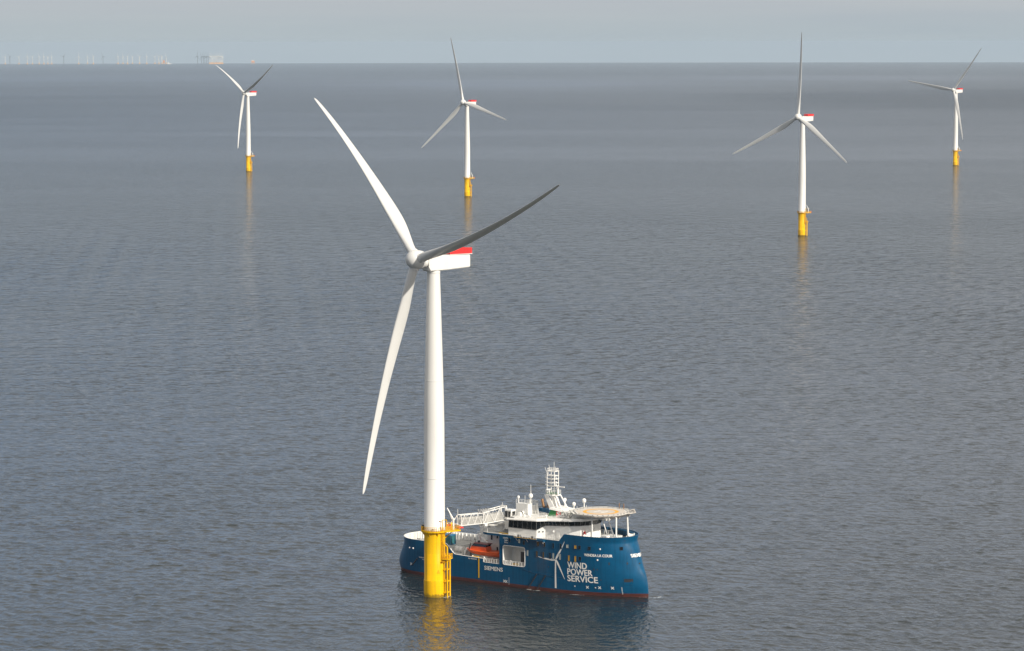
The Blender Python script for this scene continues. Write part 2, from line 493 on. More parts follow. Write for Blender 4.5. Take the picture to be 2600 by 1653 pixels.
# ------------------------------------------------------------------ haze
def build_haze():
    b = MB(); b.box((0, 26500, -180), (26000, 59000, 700))
    m = bpy.data.materials.new('haze_air')
    m.use_nodes = True
    t = m.node_tree
    for n in list(t.nodes): t.nodes.remove(n)
    v = t.nodes.new('ShaderNodeVolumePrincipled')
    v.inputs['Color'].default_value = (0.59, 0.725, 0.87, 1)
    v.inputs['Density'].default_value = 2.0e-5
    v.inputs['Anisotropy'].default_value = 0.0
    oo = t.nodes.new('ShaderNodeOutputMaterial')
    t.links.new(v.outputs[0], oo.inputs['Volume'])
    o = b.build('haze', m)
    o['kind'] = 'stuff'
    o['label'] = 'pale haze over the far sea'
    return o
USE_HAZE = True
if USE_HAZE: build_haze()

# ------------------------------------------------------------------ wind turbine
HUB_H, TILT = 93.0, R(6)
GROUP_T = 'large white turbines on yellow foundations'

def blade_mesh(beta):
    secs = []
    Lb = 66.6
    tab = [(1.4, 2.5, 1.0, 13), (3.2, 2.5, 1.0, 13), (6, 2.9, .80, 13), (10, 3.65, .54, 12), (14, 4.15, .38, 10.5), (19, 4.2, .30, 8.5), (26, 3.7, .26, 6.2), (34, 3.1, .23, 4.2),
           (43, 2.5, .21, 2.5), (52, 2.0, .19, 1.2), (59, 1.6, .18, .4), (64, 1.15, .18, 0), (66.0, .7, .2, 0), (Lb, .2, .25, 0)]
    rings = []
    n = 20
    def cr4(a, b_, c_, d_, t):
        return b_ + .5 * t * (c_ - a + t * (2 * a - 5 * b_ + 4 * c_ - d_ + t * (3 * (b_ - c_) + d_ - a)))
    dense = []
    for q in range(len(tab) - 1):
        P = [tab[max(0, q - 1)], tab[q], tab[q + 1], tab[min(len(tab) - 1, q + 2)]]
        for w_ in range(4 if q < len(tab) - 2 else 1):
            t = w_ / 4
            dense.append((P[1][0] + (P[2][0] - P[1][0]) * t,) + tuple(cr4(P[0][k], P[1][k], P[2][k], P[3][k], t) for k in (1, 2, 3)))
    dense.append(tab[-1])
    for r, c, tk, tw in dense:
        ring = []
        u_ = r / Lb; pb = 6.3 * u_ ** 2.2 * (1.0 if beta > 45 else 0.48)    # prebend, turned sideways by feathering
        bend = -3.2 * u_ - pb * math.cos(R(beta)); pre = -pb * math.sin(R(beta))
        round_ = max(0.0, min(1.0, (tk - 0.36) / 0.6))
        for i in range(n):
            a = 2 * math.pi * i / n
            ca, sa = math.cos(a), math.sin(a)
            xc = 0.5 * ca                                        # chordwise -.5 (leading) .. .5
            yt = tk * 0.5 * sa * (1.0 if round_ > .9 else (0.55 + 0.45 * round_ + (1 - round_) * 0.45 * (0.5 - 0.9 * xc)))
            off = 0.0 if round_ > .9 else 0.18 * (1 - round_)
            lx = (xc + off) * c
            ly = -yt * c
            p = R(180 - beta - tw * 0.8)                         # 90 is feathered: chord along the rotor axis (+Y is downwind)
            X = lx * math.cos(p) - ly * math.sin(p)
            Y = lx * math.sin(p) + ly * math.cos(p)
            ring.append((X + pre, Y + bend, r))
        rings.append(ring)
    b = MB(); b.loft(rings, 0, True, True)
    return b

def person(name, loc, rz, suit, label, arm=0.3, lean=0.0):
    me = bpy.data.meshes.new(name)
    V = [(0, 0, .95), (0, 0, 1.2), (lean * .1, 0, 1.45), (lean * .14, 0, 1.55), (lean * .16, .02, 1.70),
         (-.1, 0, .9), (-.12, .05, .5), (-.13, 0, .08), (-.13, .14, .04),
         (.1, 0, .9), (.12, .08, .5), (.13, 0, .08), (.13, .14, .04),
         (-.21, 0, 1.42), (-.27, .05, 1.15), (-.22, .2 + arm * .3, 1.0 + arm * .4), (-.21, .27 + arm * .3, 1.0 + arm * .45),
         (.21, 0, 1.42), (.27, .05, 1.15), (.22, .2 + arm * .3, 1.0 + arm * .3), (.21, .27 + arm * .3, 1.0 + arm * .33)]
    E = [(0, 1), (1, 2), (2, 3), (3, 4), (0, 5), (5, 6), (6, 7), (7, 8), (0, 9), (9, 10), (10, 11), (11, 12), (2, 13), (13, 14), (14, 15), (15, 16), (2, 17), (17, 18), (18, 19), (19, 20)]
    rad = [.16, .16, .17, .06, .1, .1, .075, .055, .045, .1, .075, .055, .045, .075, .055, .045, .035, .075, .055, .045, .035]
    me.from_pydata(V, E, [])
    o = bpy.data.objects.new(name, me)
    COL.objects.link(o)
    sk = o.modifiers.new('skin', 'SKIN')
    for i, r in enumerate(rad):
        me.skin_vertices[0].data[i].radius = (r, r * .85)
        me.skin_vertices[0].data[i].use_root = (i == 0)
    o.modifiers.new('sub', 'SUBSURF').levels = 1
    bpy.context.view_layer.update()
    dg = bpy.context.evaluated_depsgraph_get()
    m2 = bpy.data.meshes.new_from_object(o.evaluated_get(dg))
    o.modifiers.clear()
    o.data = m2
    m2.materials.clear(); m2.materials.append(suit); m2.materials.append(M_SKIN)
    for p in m2.polygons:
        p.use_smooth = True
        c = p.center
        p.material_index = 1 if (c.z > 1.56 or (c.y > .24 + arm * .3 and c.z > .8)) else 0
    h = MB(); h.lathe([(.13, 0), (.125, .07), (.09, .12), (.01, .145)], (lean * .16, .02, 1.73), 12)
    h.build('helmet', M_HELM, o)
    o.location = loc; o.rotation_euler = (0, 0, rz)
    tag(o, label, 'person', 'workers on the foundation platform')
    return o

def make_turbine(base, yaw, az, label):
    root = empty('wind_turbine', base)
    tag(root, label, 'wind turbine', GROUP_T)
    # foundation
    b = MB()
    b.lathe([(3.05, -4), (3.05, 4.45), (3.02, 4.6), (2.92, 4.62), (2.92, 18.0)], n=56)
    found = b.build('foundation', M_PILE, root)
    b = MB()                                                       # warning triangle sign on the pile
    a0 = R(-68)
    c0 = Vector((2.95 * math.cos(a0), 2.95 * math.sin(a0), 0)); tg = Vector((-math.sin(a0), math.cos(a0), 0))
    tri = [c0 + tg * .5 + Vector((0, 0, 6.7)), c0 - tg * .5 + Vector((0, 0, 6.7)), c0 + Vector((0, 0, 7.7))]
    o_ = Vector((math.cos(a0), math.sin(a0), 0)) * .04
    b.loft([[tuple(p) for p in tri], [tuple(p + o_) for p in tri]])
    b.build('warning_sign', M_YDARK, found)
    # boat landing: two fender tubes with struts and a ladder
    b = MB()
    la = R(-20); ld = Vector((math.cos(la), math.sin(la), 0)); lt = Vector((-math.sin(la), math.cos(la), 0))
    for sgn in (-1, 1):
        p = ld * 4.1 + lt * sgn * 1.0
        top = 14.0 if sgn < 0 else 11.2
        b.tube(p + Vector((0, 0, -3)), p + Vector((0, 0, top)), 0.24, 10)
        for z in (1.2, 4.3, 7.6, 9.7):
            b.tube(ld * 2.85 + lt * sgn * .9 + Vector((0, 0, z)), p + Vector((0, 0, z)), 0.16, 8)
        if sgn < 0:
            b.tube(p + Vector((0, 0, top)), ld * 2.8 + lt * sgn * .8 + Vector((0, 0, top + .9)), 0.22, 8)
        else:
            b.tube(p + Vector((0, 0, top)), ld * 2.8 + lt * sgn * .8 + Vector((0, 0, top)), 0.22, 8)
    for z in (1.2, 4.3, 7.6):
        b.tube(ld * 4.1 - lt + Vector((0, 0, z)), ld * 4.1 + lt + Vector((0, 0, z)), .13, 6)
    b.build('boat_landing', M_YELLOW, root)
    b = MB()
    for sgn in (-1, 1):
        b.tube(ld * 3.75 + lt * sgn * .28 + Vector((0, 0, -1)), ld * 3.75 + lt * sgn * .28 + Vector((0, 0, 11.4)), .055, 6)
    for k in range(30):
        z = .3 + .38 * k
        b.tube(ld * 3.75 - lt * .28 + Vector((0, 0, z)), ld * 3.75 + lt * .28 + Vector((0, 0, z)), .03, 5)
    b.build('ladder', M_YDARK, root)
    b = MB()                                                       # rest platform with rails
    ctr = ld * 3.75 + lt * -.2
    b.box(ctr + Vector((0, 0, 10.6)), (2.1, 3.2, .22), la)
    crn = [ctr + ld * sx * 1.0 + lt * sy * 1.55 + Vector((0, 0, 10.7)) for sx, sy in ((-1, -1), (1, -1), (1, 1), (-1, 1))]
    b.rail(crn, 1.15, .9, .06)
    b.build('rest_platform', M_YELLOW, root)
    b = MB()                                                       # upper caged ladder
    ua = R(-46); ud = Vector((math.cos(ua), math.sin(ua), 0)); ut = Vector((-math.sin(ua), math.cos(ua), 0))
    for sgn in (-1, 1):
        b.tube(ud * 3.15 + ut * sgn * .3 + Vector((0, 0, 9.8)), ud * 3.15 + ut * sgn * .3 + Vector((0, 0, 19.2)), .06, 6)
    for k in range(25):
        z = 10.0 + .36 * k
        b.tube(ud * 3.15 - ut * .3 + Vector((0, 0, z)), ud * 3.15 + ut * .3 + Vector((0, 0, z)), .035, 5)
    for k in range(9):
        z = 11.0 + .85 * k
        pts = [ud * (3.15 + .75 * math.sin(math.pi * i / 6)) + ut * (-.42 * math.cos(math.pi * i / 6)) + Vector((0, 0, z)) for i in range(7)]
        b.path(pts, .035, 5)
    for i in (1, 2, 3, 4, 5):
        q = ud * (3.15 + .75 * math.sin(math.pi * i / 6)) + ut * (-.42 * math.cos(math.pi * i / 6))
        b.tube(q + Vector((0, 0, 11)), q + Vector((0, 0, 17.8)), .03, 5)
    b.box(ud * 3.3 + Vector((0, 0, 9.9)), (1.0, 1.1, .14), ua)
    b.build('caged_ladder', M_YDARK, root)
    # work platform
    ea = R(24); ed = Vector((math.cos(ea), math.sin(ea), 0)); et = Vector((-math.sin(ea), math.cos(ea), 0))
    n = 40
    outer = []
    for i in range(n):
        a = 2 * math.pi * i / n
        d = Vector((math.cos(a), math.sin(a), 0))
        r = 3.75
        c = d.dot(ed); s_ = d.dot(et)
        if c > 0:
            rr = min(6.6 / c, 3.3 / max(1e-3, abs(s_)))
            r = max(r, rr) if rr < 7.6 else r
            r = min(r, 7.3)
        outer.append((d.x * r, d.y * r))
    b = MB()
    b.loft([[(x, y, 18.05) for x, y in outer], [(x, y, 18.42) for x, y in outer]], 0, True)
    for k in range(8):                                             # gusset brackets under the deck
        a = 2 * math.pi * k / 8 + .3
        d = Vector((math.cos(a), math.sin(a), 0)); t = Vector((-math.sin(a), math.cos(a), 0)) * .09
        tri = [d * 2.9 + Vector((0, 0, 18.05)), d * 3.7 + Vector((0, 0, 18.05)), d * 2.9 + Vector((0, 0, 16.9))]
        b.loft([[tuple(p - t) for p in tri], [tuple(p + t) for p in tri]])
    b.tube(ed * 2.8 + Vector((0, 0, 15.8)), ed * 5.9 + Vector((0, 0, 18.0)), .16, 8)
    b.tube(ed * 2.2 + et * 1.9 + Vector((0, 0, 15.8)), ed * 5.4 + et * 2.2 + Vector((0, 0, 18.0)), .16, 8)
    plat = b.build('work_platform', M_YELLOW, root)
    b = MB()
    rp = [Vector((x * .985, y * .985, 18.42)) for x, y in outer]
    b.rail([p for p in rp if True], 1.15, 1.3, .05, bars=3, closed=True)
    for q in (2.2, 3.4):                                           # tall gate frame where the caged ladder comes up
        b.tube(Vector((q, -2.9, 18.4)), Vector((q, -2.9, 21.6)), .1, 6)
    b.tube(Vector((2.2, -2.9, 21.6)), Vector((3.4, -2.9, 21.6)), .1, 6)
    b.build('railing', M_YELLOW, plat)
    b = MB()                                                       # red bumper where the gangway lands
    b.box(ed * 7.35 + et * -.6 + Vector((0, 0, 18.72)), (1.5, 1.6, .3), ea)
    b.build('landing_bumper', M_RED, plat)
    for c, d, a in (((-3.3, .3, 19.1), (.5, 1.0, 1.3), .1), ((-3.1, 1.5, 19.0), (.6, .7, 1.1), .4)):   # switch boxes on the left
        b = MB(); b.box(c, d, a); b.build('equipment_box', M_DARK, plat)
    # davit crane
    b = MB()
    base_ = ed * 5.0 + et * -1.6
    b.tube(base_ + Vector((0, 0, 18.4)), base_ + Vector((0, 0, 21.2)), .22, 10)
    b.tube(base_ + Vector((0, 0, 21.2)), base_ + Vector((-1.75, .4, 24.4)), .2, 8, r1=.12)
    b.tube(base_ + Vector((0, 0, 20.0)), base_ + Vector((-1.0, .2, 22.8)), .09, 6)
    b.box(base_ + Vector((.1, 0, 21.3)), (.6, .5, .5))
    b.build('davit_crane', M_SHIPW, root)
    # tower
    b = MB()
    prof = [(2.86, 18.42), (2.86, 19.0), (2.84, 19.02), (2.84, 33), (2.835, 33.02), (2.80, 48), (2.66, 56), (2.40, 66), (2.08, 78), (1.80, 88), (1.72, 90.6)]
    b.lathe(prof, n=56)
    tower = b.build('tower', M_WHITE, root)
    for z, r in ((18.55, 2.93), (33.0, 2.845), (60.0, 2.565)):
        b = MB(); b.lathe([(r - .03, z - .09), (r + .012, z - .09), (r + .012, z + .09), (r - .03, z + .09)], n=56)
        b.build('flange_ring', M_WHITE, tower)
    for a, z in ((-55, 19.4), (-62, 21.2), (-100, 18.9), (-150, 19.1)):
        d = Vector((math.cos(R(a)), math.sin(R(a)), 0))
        b = MB(); b.box(d * 2.95 + Vector((0, 0, z)), (.26, .26, .26), R(a)); b.build('lamp', M_COPPER, tower)
    # nacelle
    b = MB()
    def sec(y, z0, z1, wd, ch):
        return [(-wd + ch, y, z0), (wd - ch, y, z0), (wd, y, z0 + ch), (wd, y, z1 - ch * .6), (wd - ch * .6, y, z1), (-wd + ch * .6, y, z1), (-wd, y, z1 - ch * .6), (-wd, y, z0 + ch)]
    rings = [sec(-2.9, -2.35, 1.5, 1.85, .75), sec(-2.35, -2.75, 1.6, 2.0, .3), sec(3, -2.6, 1.55, 2.0, .22), sec(11.0, -2.15, 1.4, 1.95, .22), sec(11.15, -2.1, 1.3, 1.9, .3)]
    b.loft(rings)
    b.tube((0, 0, -3.3), (0, 0, -2.3), 1.85, 32)
    b.tube((0, -4.0, 0), (0, -2.7, 0), 1.7, 24)
    nac = b.build('nacelle', M_WHITE, root, (0, 0, HUB_H))
    nac.rotation_euler = (0, 0, -yaw)
    b = MB()                                                       # helicopter hoist deck at the back: lip plus solid red fence
    b.box((0, 7.9, 1.62), (4.3, 7.8, .14))
    b.build('hoist_deck', M_WHITE, nac)
    b = MB()
    for sx in (-1, 1):
        b.box((sx * 2.02, 7.9, 2.45), (.06, 7.5, 1.5))
        for k in range(16):
            b.tube((sx * 2.08, 4.15 + .5 * k, 1.7), (sx * 2.08, 4.15 + .5 * k, 3.3), .05, 5)
        b.tube((sx * 2.08, 4.15, 3.28), (sx * 2.08, 11.65, 3.28), .07, 6)
    for yy in (4.15, 11.65):
        b.box((0, yy, 2.45), (4.0, .06, 1.5))
    b.build('hoist_fence', M_RED, nac)
    b = MB()
    b.tube((-.6, 2.6, 1.5), (-.6, 2.6, 3.6), .05, 5); b.tube((.6, 2.6, 1.5), (.6, 2.6, 3.3), .05, 5); b.box((0, 2.6, 3.1), (1.3, .08, .08))
    b.build('weather_mast', M_GREYST, nac)
    # rotor
    OV = 5.9
    ax = Vector((-math.sin(yaw) * math.cos(TILT), -math.cos(yaw) * math.cos(TILT), math.sin(TILT)))
    b = MB()
    b.lathe([(2.1, -1.9), (2.5, -1.6), (2.6, -.6), (2.6, .5), (2.42, 1.4), (1.95, 2.2), (1.3, 2.75), (.55, 3.05), (.02, 3.1)], n=36, axis=(0, -1, 0))
    for k in range(3):                                             # blade root collars
        a = az + k * 2 * math.pi / 3
        d = Vector((math.sin(a), 0, math.cos(a)))
        b.tube(d * 1.1, d * 2.75, 1.45, 28)
    hub = b.build('hub', M_BLADE, root, Vector((0, 0, HUB_H)) + Vector((ax.x, ax.y, ax.z)) * OV)
    hub.rotation_euler = (-TILT, 0, -yaw)
    for k in range(3):
        bl = blade_mesh(92).build('blade', M_BLADE, hub)
        bl.rotation_euler = (0, az + k * 2 * math.pi / 3, 0)
    return root

near = make_turbine((-21.5, 841.0, 0), R(52), R(70.3 + 5.4), 'nearest and tallest white wind turbine in front of the blue ship, joined to its gangway')
others = [((-316.7, 3698.1), 49.0, 59.6, 'smallest left white wind turbine with pale glint on the water below its yellow foundation'),
          ((-44.5, 3076.7), 41.3, 105.5, 'distant white wind turbine straight behind the tallest one, one blade crossing the horizon steeply'),
          ((230.5, 2438.1), 43.7, 2.6, 'second largest white wind turbine, one blade standing almost upright, right half of the sea'),
          ((554.8, 3844.4), 43.6, 39.5, 'rightmost white wind turbine with one blade hanging across its tower')]
work_mesh = None
for (x, y), yw, az, lb in others:
    working = x > -100
    if working: az += 4.3
    # rotor hubs differ in angle, and three of the four have their blades pitched to work, so each is its own copy with turned nacelle and blades
    t = copy_tree(near)
    t.location = (x, y, drop(x, y))
    t['label'] = lb
    for ch in t.children:
        if ch.name.startswith('nacelle'):
            ch.rotation_euler = (0, 0, -R(yw))
        if ch.name.startswith('hub'):
            yaw = R(yw)
            ax = Vector((-math.sin(yaw) * math.cos(TILT), -math.cos(yaw) * math.cos(TILT), math.sin(TILT)))
            ch.location = Vector((0, 0, HUB_H + .6)) + ax * 5.9
            ch.rotation_euler = (-TILT, R(az) - R(70.3), -yaw)
            ch.rotation_mode = 'XYZ'
            m = Matrix.Rotation(-yaw, 3, 'Z') @ Matrix.Rotation(-TILT, 3, 'X') @ Matrix.Rotation(R(az - 70.3 - (9.7 if working else 0)), 3, 'Y')
            ch.rotation_euler = m.to_euler('XYZ')
            if working:
                for bl in ch.children:
                    if work_mesh is None:
                        o_ = blade_mesh(8).build('blade', M_BLADE); work_mesh = o_.data; bpy.data.objects.remove(o_)
                    bl.data = work_mesh

# ------------------------------------------------------------------ workers on the near platform
PZ = 18.43
def on_plat(a, r):
    return (-21.5 + r * math.cos(R(a)), 841 + r * math.sin(R(a)), PZ)
person('person', on_plat(2, 3.55), R(200), M_SUIT, 'worker in orange suit and white helmet beside the tower foot', .1)
person('person', on_plat(10, 4.35), R(150), M_SUIT, 'worker in orange suit bending an arm by the davit crane', .8)
person('person', on_plat(34, 5.6), R(40), M_SUITY, 'worker in yellow suit at the platform edge facing the gangway', .5)

# ------------------------------------------------------------------ ship
# local axes: x to the bow, y to port (away from the camera), z up; origin amidships on the waterline
SHIP = empty('service_ship', (2.394, 864.024, drop(2.4, 864)), R(-36))
tag(SHIP, 'blue and white service ship with helideck and white lettering, lying behind the tallest turbine', 'ship')

def lerp_t(tab, z):
    if z <= tab[0][0]: return tab[0][1]
    for (a, va), (b, vb) in zip(tab, tab[1:]):
        if z <= b:
            t = (z - a) / (b - a)
            return va + (vb - va) * t
    return tab[-1][1]
XE = [(-2, 43.2), (0, 43.5), (2, 43.5), (4.5, 43.1), (6, 42.6), (8.8, 41.3), (11.9, 40.2), (13.5, 39.6), (14.8, 38.9), (15.2, 38.8), (16.7, 39.1)]
XS = [(-2, -40.5), (0, -41.8), (1.2, -42.4), (2.3, -42.5), (4.2, -42.0), (6.3, -40.9), (8.0, -40.0), (8.8, -39.8), (9.2, -39.8), (10.3, -39.8)]
def sst(t):
    t = max(0.0, min(1.0, t)); return t * t * (3 - 2 * t)
def hull_x(xi, z):
    """station xi is kept straight amidships and follows the stem and stern profiles at the ends"""
    if xi > 22:
        return xi + sst((xi - 22) / 21.5) * (lerp_t(XE, z) - 43.5)
    if xi < -26:
        return xi - sst((-26 - xi) / 18.0) * (-44.0 - lerp_t(XS, z)) * 1.0
    return xi
def hull_hb(xi, z):
    h = 9.0
    zz = max(0.0, min(1.0, z / 16.6))
    if xi > 0:
        x0 = 12 + 15 * zz
        if xi > x0:
            t = (xi - x0) / (43.5 - x0)
            p = 2.25 - .15 * zz
            q = 1.0 / (1.0 + 1.0 * zz ** .8)
            h = 9.0 * max(0.0, 1 - t ** p) ** q
        if xi > 30 and z > 14.9:
            h += .35 * (z - 14.9) / 1.8 * sst((xi - 30) / 8) * sst((43.5 - xi) / 2.5)
    else:
        x0 = -23 - 6 * max(0, min(1, z / 10))
        if xi < x0:
            t = (x0 - xi) / (x0 + 44.0)
            h = 9.0 * max(0.0, 1 - t ** 2.9) ** (1 / (1.7 + .04 * z))
    if z < 0:
        h *= 1 + .03 * z
    return h
def hull_pt(xi, z, side=-1, off=0.0):
    e = .05
    x, y = hull_x(xi, z), hull_hb(xi, z)
    if off:
        x1, y1 = hull_x(min(43.5, xi + e), z), hull_hb(min(43.5, xi + e), z)
        x0, y0 = hull_x(max(-44, xi - e), z), hull_hb(max(-44, xi - e), z)
        d = Vector((x1 - x0, y1 - y0)); d.normalize()
        x += -d.y * off; y += d.x * off
    return Vector((x, side * y, z))
def xi_of(x, z):
    lo, hi = -44.0, 43.5
    for _ in range(40):
        m = (lo + hi) / 2
        if hull_x(m, z) < x: lo = m
        else: hi = m
    return (lo + hi) / 2
def skin(x, z, off=0.0, side=-1):
    return hull_pt(xi_of(x, z), z, side, off)

TOP_S = [(-44, 10.3), (-20.2, 10.2), (-19.4, 9.8), (-17.3, 7.7), (-16.6, 7.35), (-14, 7.25), (-6.61, 7.1), (-6.6, 6.1), (-1.01, 6.1), (-1.0, 14.6), (19.6, 14.75), (21.2, 16.65), (43.5, 16.65)]
TOP_P = [(-44, 10.3), (-4.01, 10.2), (-4.0, 14.6), (19.6, 14.75), (21.2, 16.65), (43.5, 16.65)]
xis = sorted(set([-44, -43.9, -43.6, -43.2, -42.6, -41.8, -41, -40, -39, -38, -37, -36, -35, -34, -33, -32, -30, -28, -26, -24, -22, -20.2, -19.4, -18.35, -17.3, -16.6, -15, -14, -12, -10, -8.2, -6.61, -6.6, -5, -4.01, -4.0, -3, -1.01, -1.0, 0.3, 0.75, 2, 4, 6, 7.45, 7.9, 10, 12, 14, 16, 17.5, 19.6, 20.4, 21.2, 22] + [22 + .75 * k for k in range(1, 26)] + [41.3, 41.9, 42.4, 42.8, 43.1, 43.3, 43.42, 43.5]))
zls = [-2.5, 0, .6, .88, .95, 2.3, 3.5, 4.8, 6.1, 6.55, 7.2, 8.2, 9.2, 10.2, 11.15, 11.6, 12.6, 13.6, 14.6, 14.9, 15.4, 16.65]
OPEN = (0.3, 7.9, 6.1, 11.6)
def build_hull():
    b = MB()
    for side, tp in ((-1, TOP_S), (1, TOP_P)):
        idx = {}
        def vid(i, k):
            xi = xis[i]
            top = lerp_t(tp, xi)
            z = min(zls[k], top)
            key = (i, round(z, 3))
            if key not in idx:
                idx[key] = len(b.v)
                b.v.append(tuple(hull_pt(xi, z, side)))
            return idx[key]
        for i in range(len(xis) - 1):
            for k in range(len(zls) - 1):
                xm = (xis[i] + xis[i + 1]) / 2; zm = (zls[k] + zls[k + 1]) / 2
                if xis[i + 1] - xis[i] < .02:
                    continue
                if side < 0 and OPEN[0] < xm < OPEN[1] and OPEN[2] < zm < OPEN[3]:
                    continue
                q = [vid(i, k), vid(i + 1, k), vid(i + 1, k + 1), vid(i, k + 1)]
                u = []
                for v in q:
                    if v not in u: u.append(v)
                if len(u) < 3: continue
                if side > 0: u.reverse()
                b.f.append(tuple(u)); b.m.append(1 if zm < .92 else 0); b.sm.append(True)
    # rounded corners of the side opening
    r = .55
    for cx, cz, sx, sz in ((OPEN[0], OPEN[2], 1, 1), (OPEN[1], OPEN[2], -1, 1), (OPEN[0], OPEN[3], 1, -1), (OPEN[1], OPEN[3], -1, -1)):
        c = (cx + sx * r, cz + sz * r)
        arc = [(c[0] - sx * r * math.cos(a), c[1] - sz * r * math.sin(a)) for a in [math.pi / 2 * i / 6 for i in range(7)]]
        pts = [(cx, cz)] + arc
        vs = [(x, -9.0, z) for x, z in pts]
        fs = [(0, i, i + 1) if sx * sz < 0 else (0, i + 1, i) for i in range(1, 7)]
        b.add(vs, fs, 0, False)
    return b.build('hull', [M_BLUE, M_BOOT], SHIP)
hull = build_hull()

# rim caps and insides of the bulwarks
def inner_bulwark(name, x0, x1, zfloor, mats, frames, side_tops, inset=.28):
    b = MB()
    n = 90
    for side, tp in side_tops:
        prev = None
        for i in range(n + 1):
            f_ = i / n
            if x1 > 43: f_ = 1 - (1 - f_) ** 2
            if x0 < -43: f_ = f_ ** 2
            xi = x0 + (x1 - x0) * f_
            top = lerp_t(tp, xi)
            a = hull_pt(xi, zfloor, side, -inset)
            c = hull_pt(xi, top - .01, side, -inset)
            o = hull_pt(xi, top - .01, side, .02)
            if a.y * side < 0: a.y = 0
            if c.y * side < 0: c.y = 0
            if prev:
                pa, pc, po = prev
                b.add([pa, a, c, pc], [(0, 1, 2, 3)], 0, True)
                b.add([pc, c, o, po], [(0, 1, 2, 3)], 1, False)
            prev = (a, c, o)
            if frames and i % frames == 0 and .02 < i / n < .985:
                nn = (hull_pt(xi, zfloor, side, -inset) - hull_pt(xi, zfloor, side, -inset - .42))
                p0 = a - nn * .5 + Vector((0, 0, (top - zfloor) / 2)); ang = math.atan2(nn.y, nn.x)
                b.box(p0, (.40, .10, top - zfloor - .1), ang, 0)
    return b.build(name, mats, hull)
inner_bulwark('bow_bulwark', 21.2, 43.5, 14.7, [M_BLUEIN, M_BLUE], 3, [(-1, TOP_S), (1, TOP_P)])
inner_bulwark('stern_bulwark', -44, -19.5, 8.2, [M_SHIPW, M_SHIPW], 3, [(-1, TOP_S), (1, TOP_P)], .5)
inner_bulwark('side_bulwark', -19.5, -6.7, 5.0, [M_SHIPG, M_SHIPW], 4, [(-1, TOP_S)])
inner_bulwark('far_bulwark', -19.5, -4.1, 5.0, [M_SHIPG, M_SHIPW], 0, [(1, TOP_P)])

def deck_strip(name, x0, x1, z, m, inset=.1, n=40, parent=SHIP, th=.15):
    b = MB()
    up, dn = [], []
    xsn = [x0 + (x1 - x0) * i / n for i in range(n + 1)]
    pts = []
    for xi in xsn:
        p = hull_pt(xi, z, -1); pts.append((p.x, min(-.02, p.y + inset)))
    for xi in reversed(xsn):
        p = hull_pt(xi, z, 1); pts.append((p.x, max(.02, p.y - inset)))
    b.prism(pts, z - th, z)
    return b.build(name, m, parent)
deck_strip('bow_deck', 19.3, 43.3, 14.72, M_DECK)
deck_strip('tower_deck', -0.98, 19.6, 14.58, M_DECK, .02)
deck_strip('stern_deck', -43.6, -21.0, 8.2, M_DECK, .15)
deck_strip('working_deck', -21.2, -.9, 5.0, M_DECK, .12)
b = MB(); b.box((-21.1, 0, 6.6), (.2, 17.6, 3.1)); b.build('deck_step', M_SHIPG, SHIP)
b = MB(); b.box((-.94, -4.6, 9.8), (.12, 8.7, 9.5)); b.build('tower_end_wall', M_SHIPG, SHIP)

# white edge strips along the tower top and the aft sill
b = MB()
for x in [-.9 + i * 1.025 for i in range(20)]:
    b.box((x + .51, -8.97, 14.70 + .002 * (i if False else 0)), (1.025, .16, .12))
b.box((20.4, -8.97, 15.72), (2.5, .16, .10), 0, 0, (1, 1), -math.atan2(1.9, 1.6))
b.build('sheer_strip', M_SHIPW, hull)
b = MB()
for (xa, za), (xb, zb) in zip(TOP_S[1:7], TOP_S[2:8]):
    if xb > -6.62: xb = -6.62
    b.tube((xa, -8.92, za + .03), (xb, -8.92, zb + .03), .11, 6)
b.build('cap_rail', M_SHIPW, hull)

# low open bulwark with rails between the aft deck and the tower
b = MB()
b.rail([(-6.4, -8.9, 6.12), (-1.2, -8.9, 6.12)], 1.1, .85, .06)
b.path([(-6.5, -8.95, 7.1), (-6.5, -8.95, 6.3), (-6.2, -8.95, 6.1), (-1.2, -8.95, 6.1)], .07, 6)
b.build('deck_railing', M_RAIL, SHIP)

# opening room
b = MB()
b.box((4.1, -4.4, 8.85), (7.8, .1, 5.7)); b.box((.24, -6.65, 8.85), (.1, 4.5, 5.7)); b.box((7.96, -6.65, 8.85), (.1, 4.5, 5.7))
b.box((4.1, -6.65, 6.02), (7.8, 4.5, .14)); b.box((4.1, -6.65, 11.68), (7.8, 4.5, .14))
b.box((5.4, -4.6, 10.5), (5.0, .3, 1.9))
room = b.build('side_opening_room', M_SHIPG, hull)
b = MB(); b.box((4.0, -4.38, 7.8), (1.5, .3, 3.2)); b.box((3.1, -4.42, 10.9), (.5, .3, 1.5)); b.build('doorway', M_DARK, room)
b = MB()
b.rail([(.4, -8.92, 6.12), (7.8, -8.92, 6.12)], 1.15, 1.05, .07)
b.box((.9, -8.8, 6.75), (.9, .5, 1.2)); b.box((1.9, -8.8, 6.7), (.35, .4, 1.1)); b.box((2.8, -8.8, 6.8), (.35, .35, 1.3))
b.build('opening_railing', M_RAIL, room)
b = MB(); b.box((4.0, -8.0, 6.4), (2.2, .5, .4)); b.build('yellow_step', M_YELLOW, room)
b = MB()
pts = []
x0, x1, z0, z1 = OPEN; r = .55
for cx, cz, a0 in ((x1 - r, z1 - r, 0), (x0 + r, z1 - r, 90), (x0 + r, z0 + r, 180), (x1 - r, z0 + r, 270)):
    for k in range(5):
        a = R(a0 + 22.5 * k); pts.append((cx + r * math.cos(a), -9.0, cz + r * math.sin(a)))
b.path(pts, .10, 6, 0, True)
b.build('opening_frame', M_SHIPW, hull)

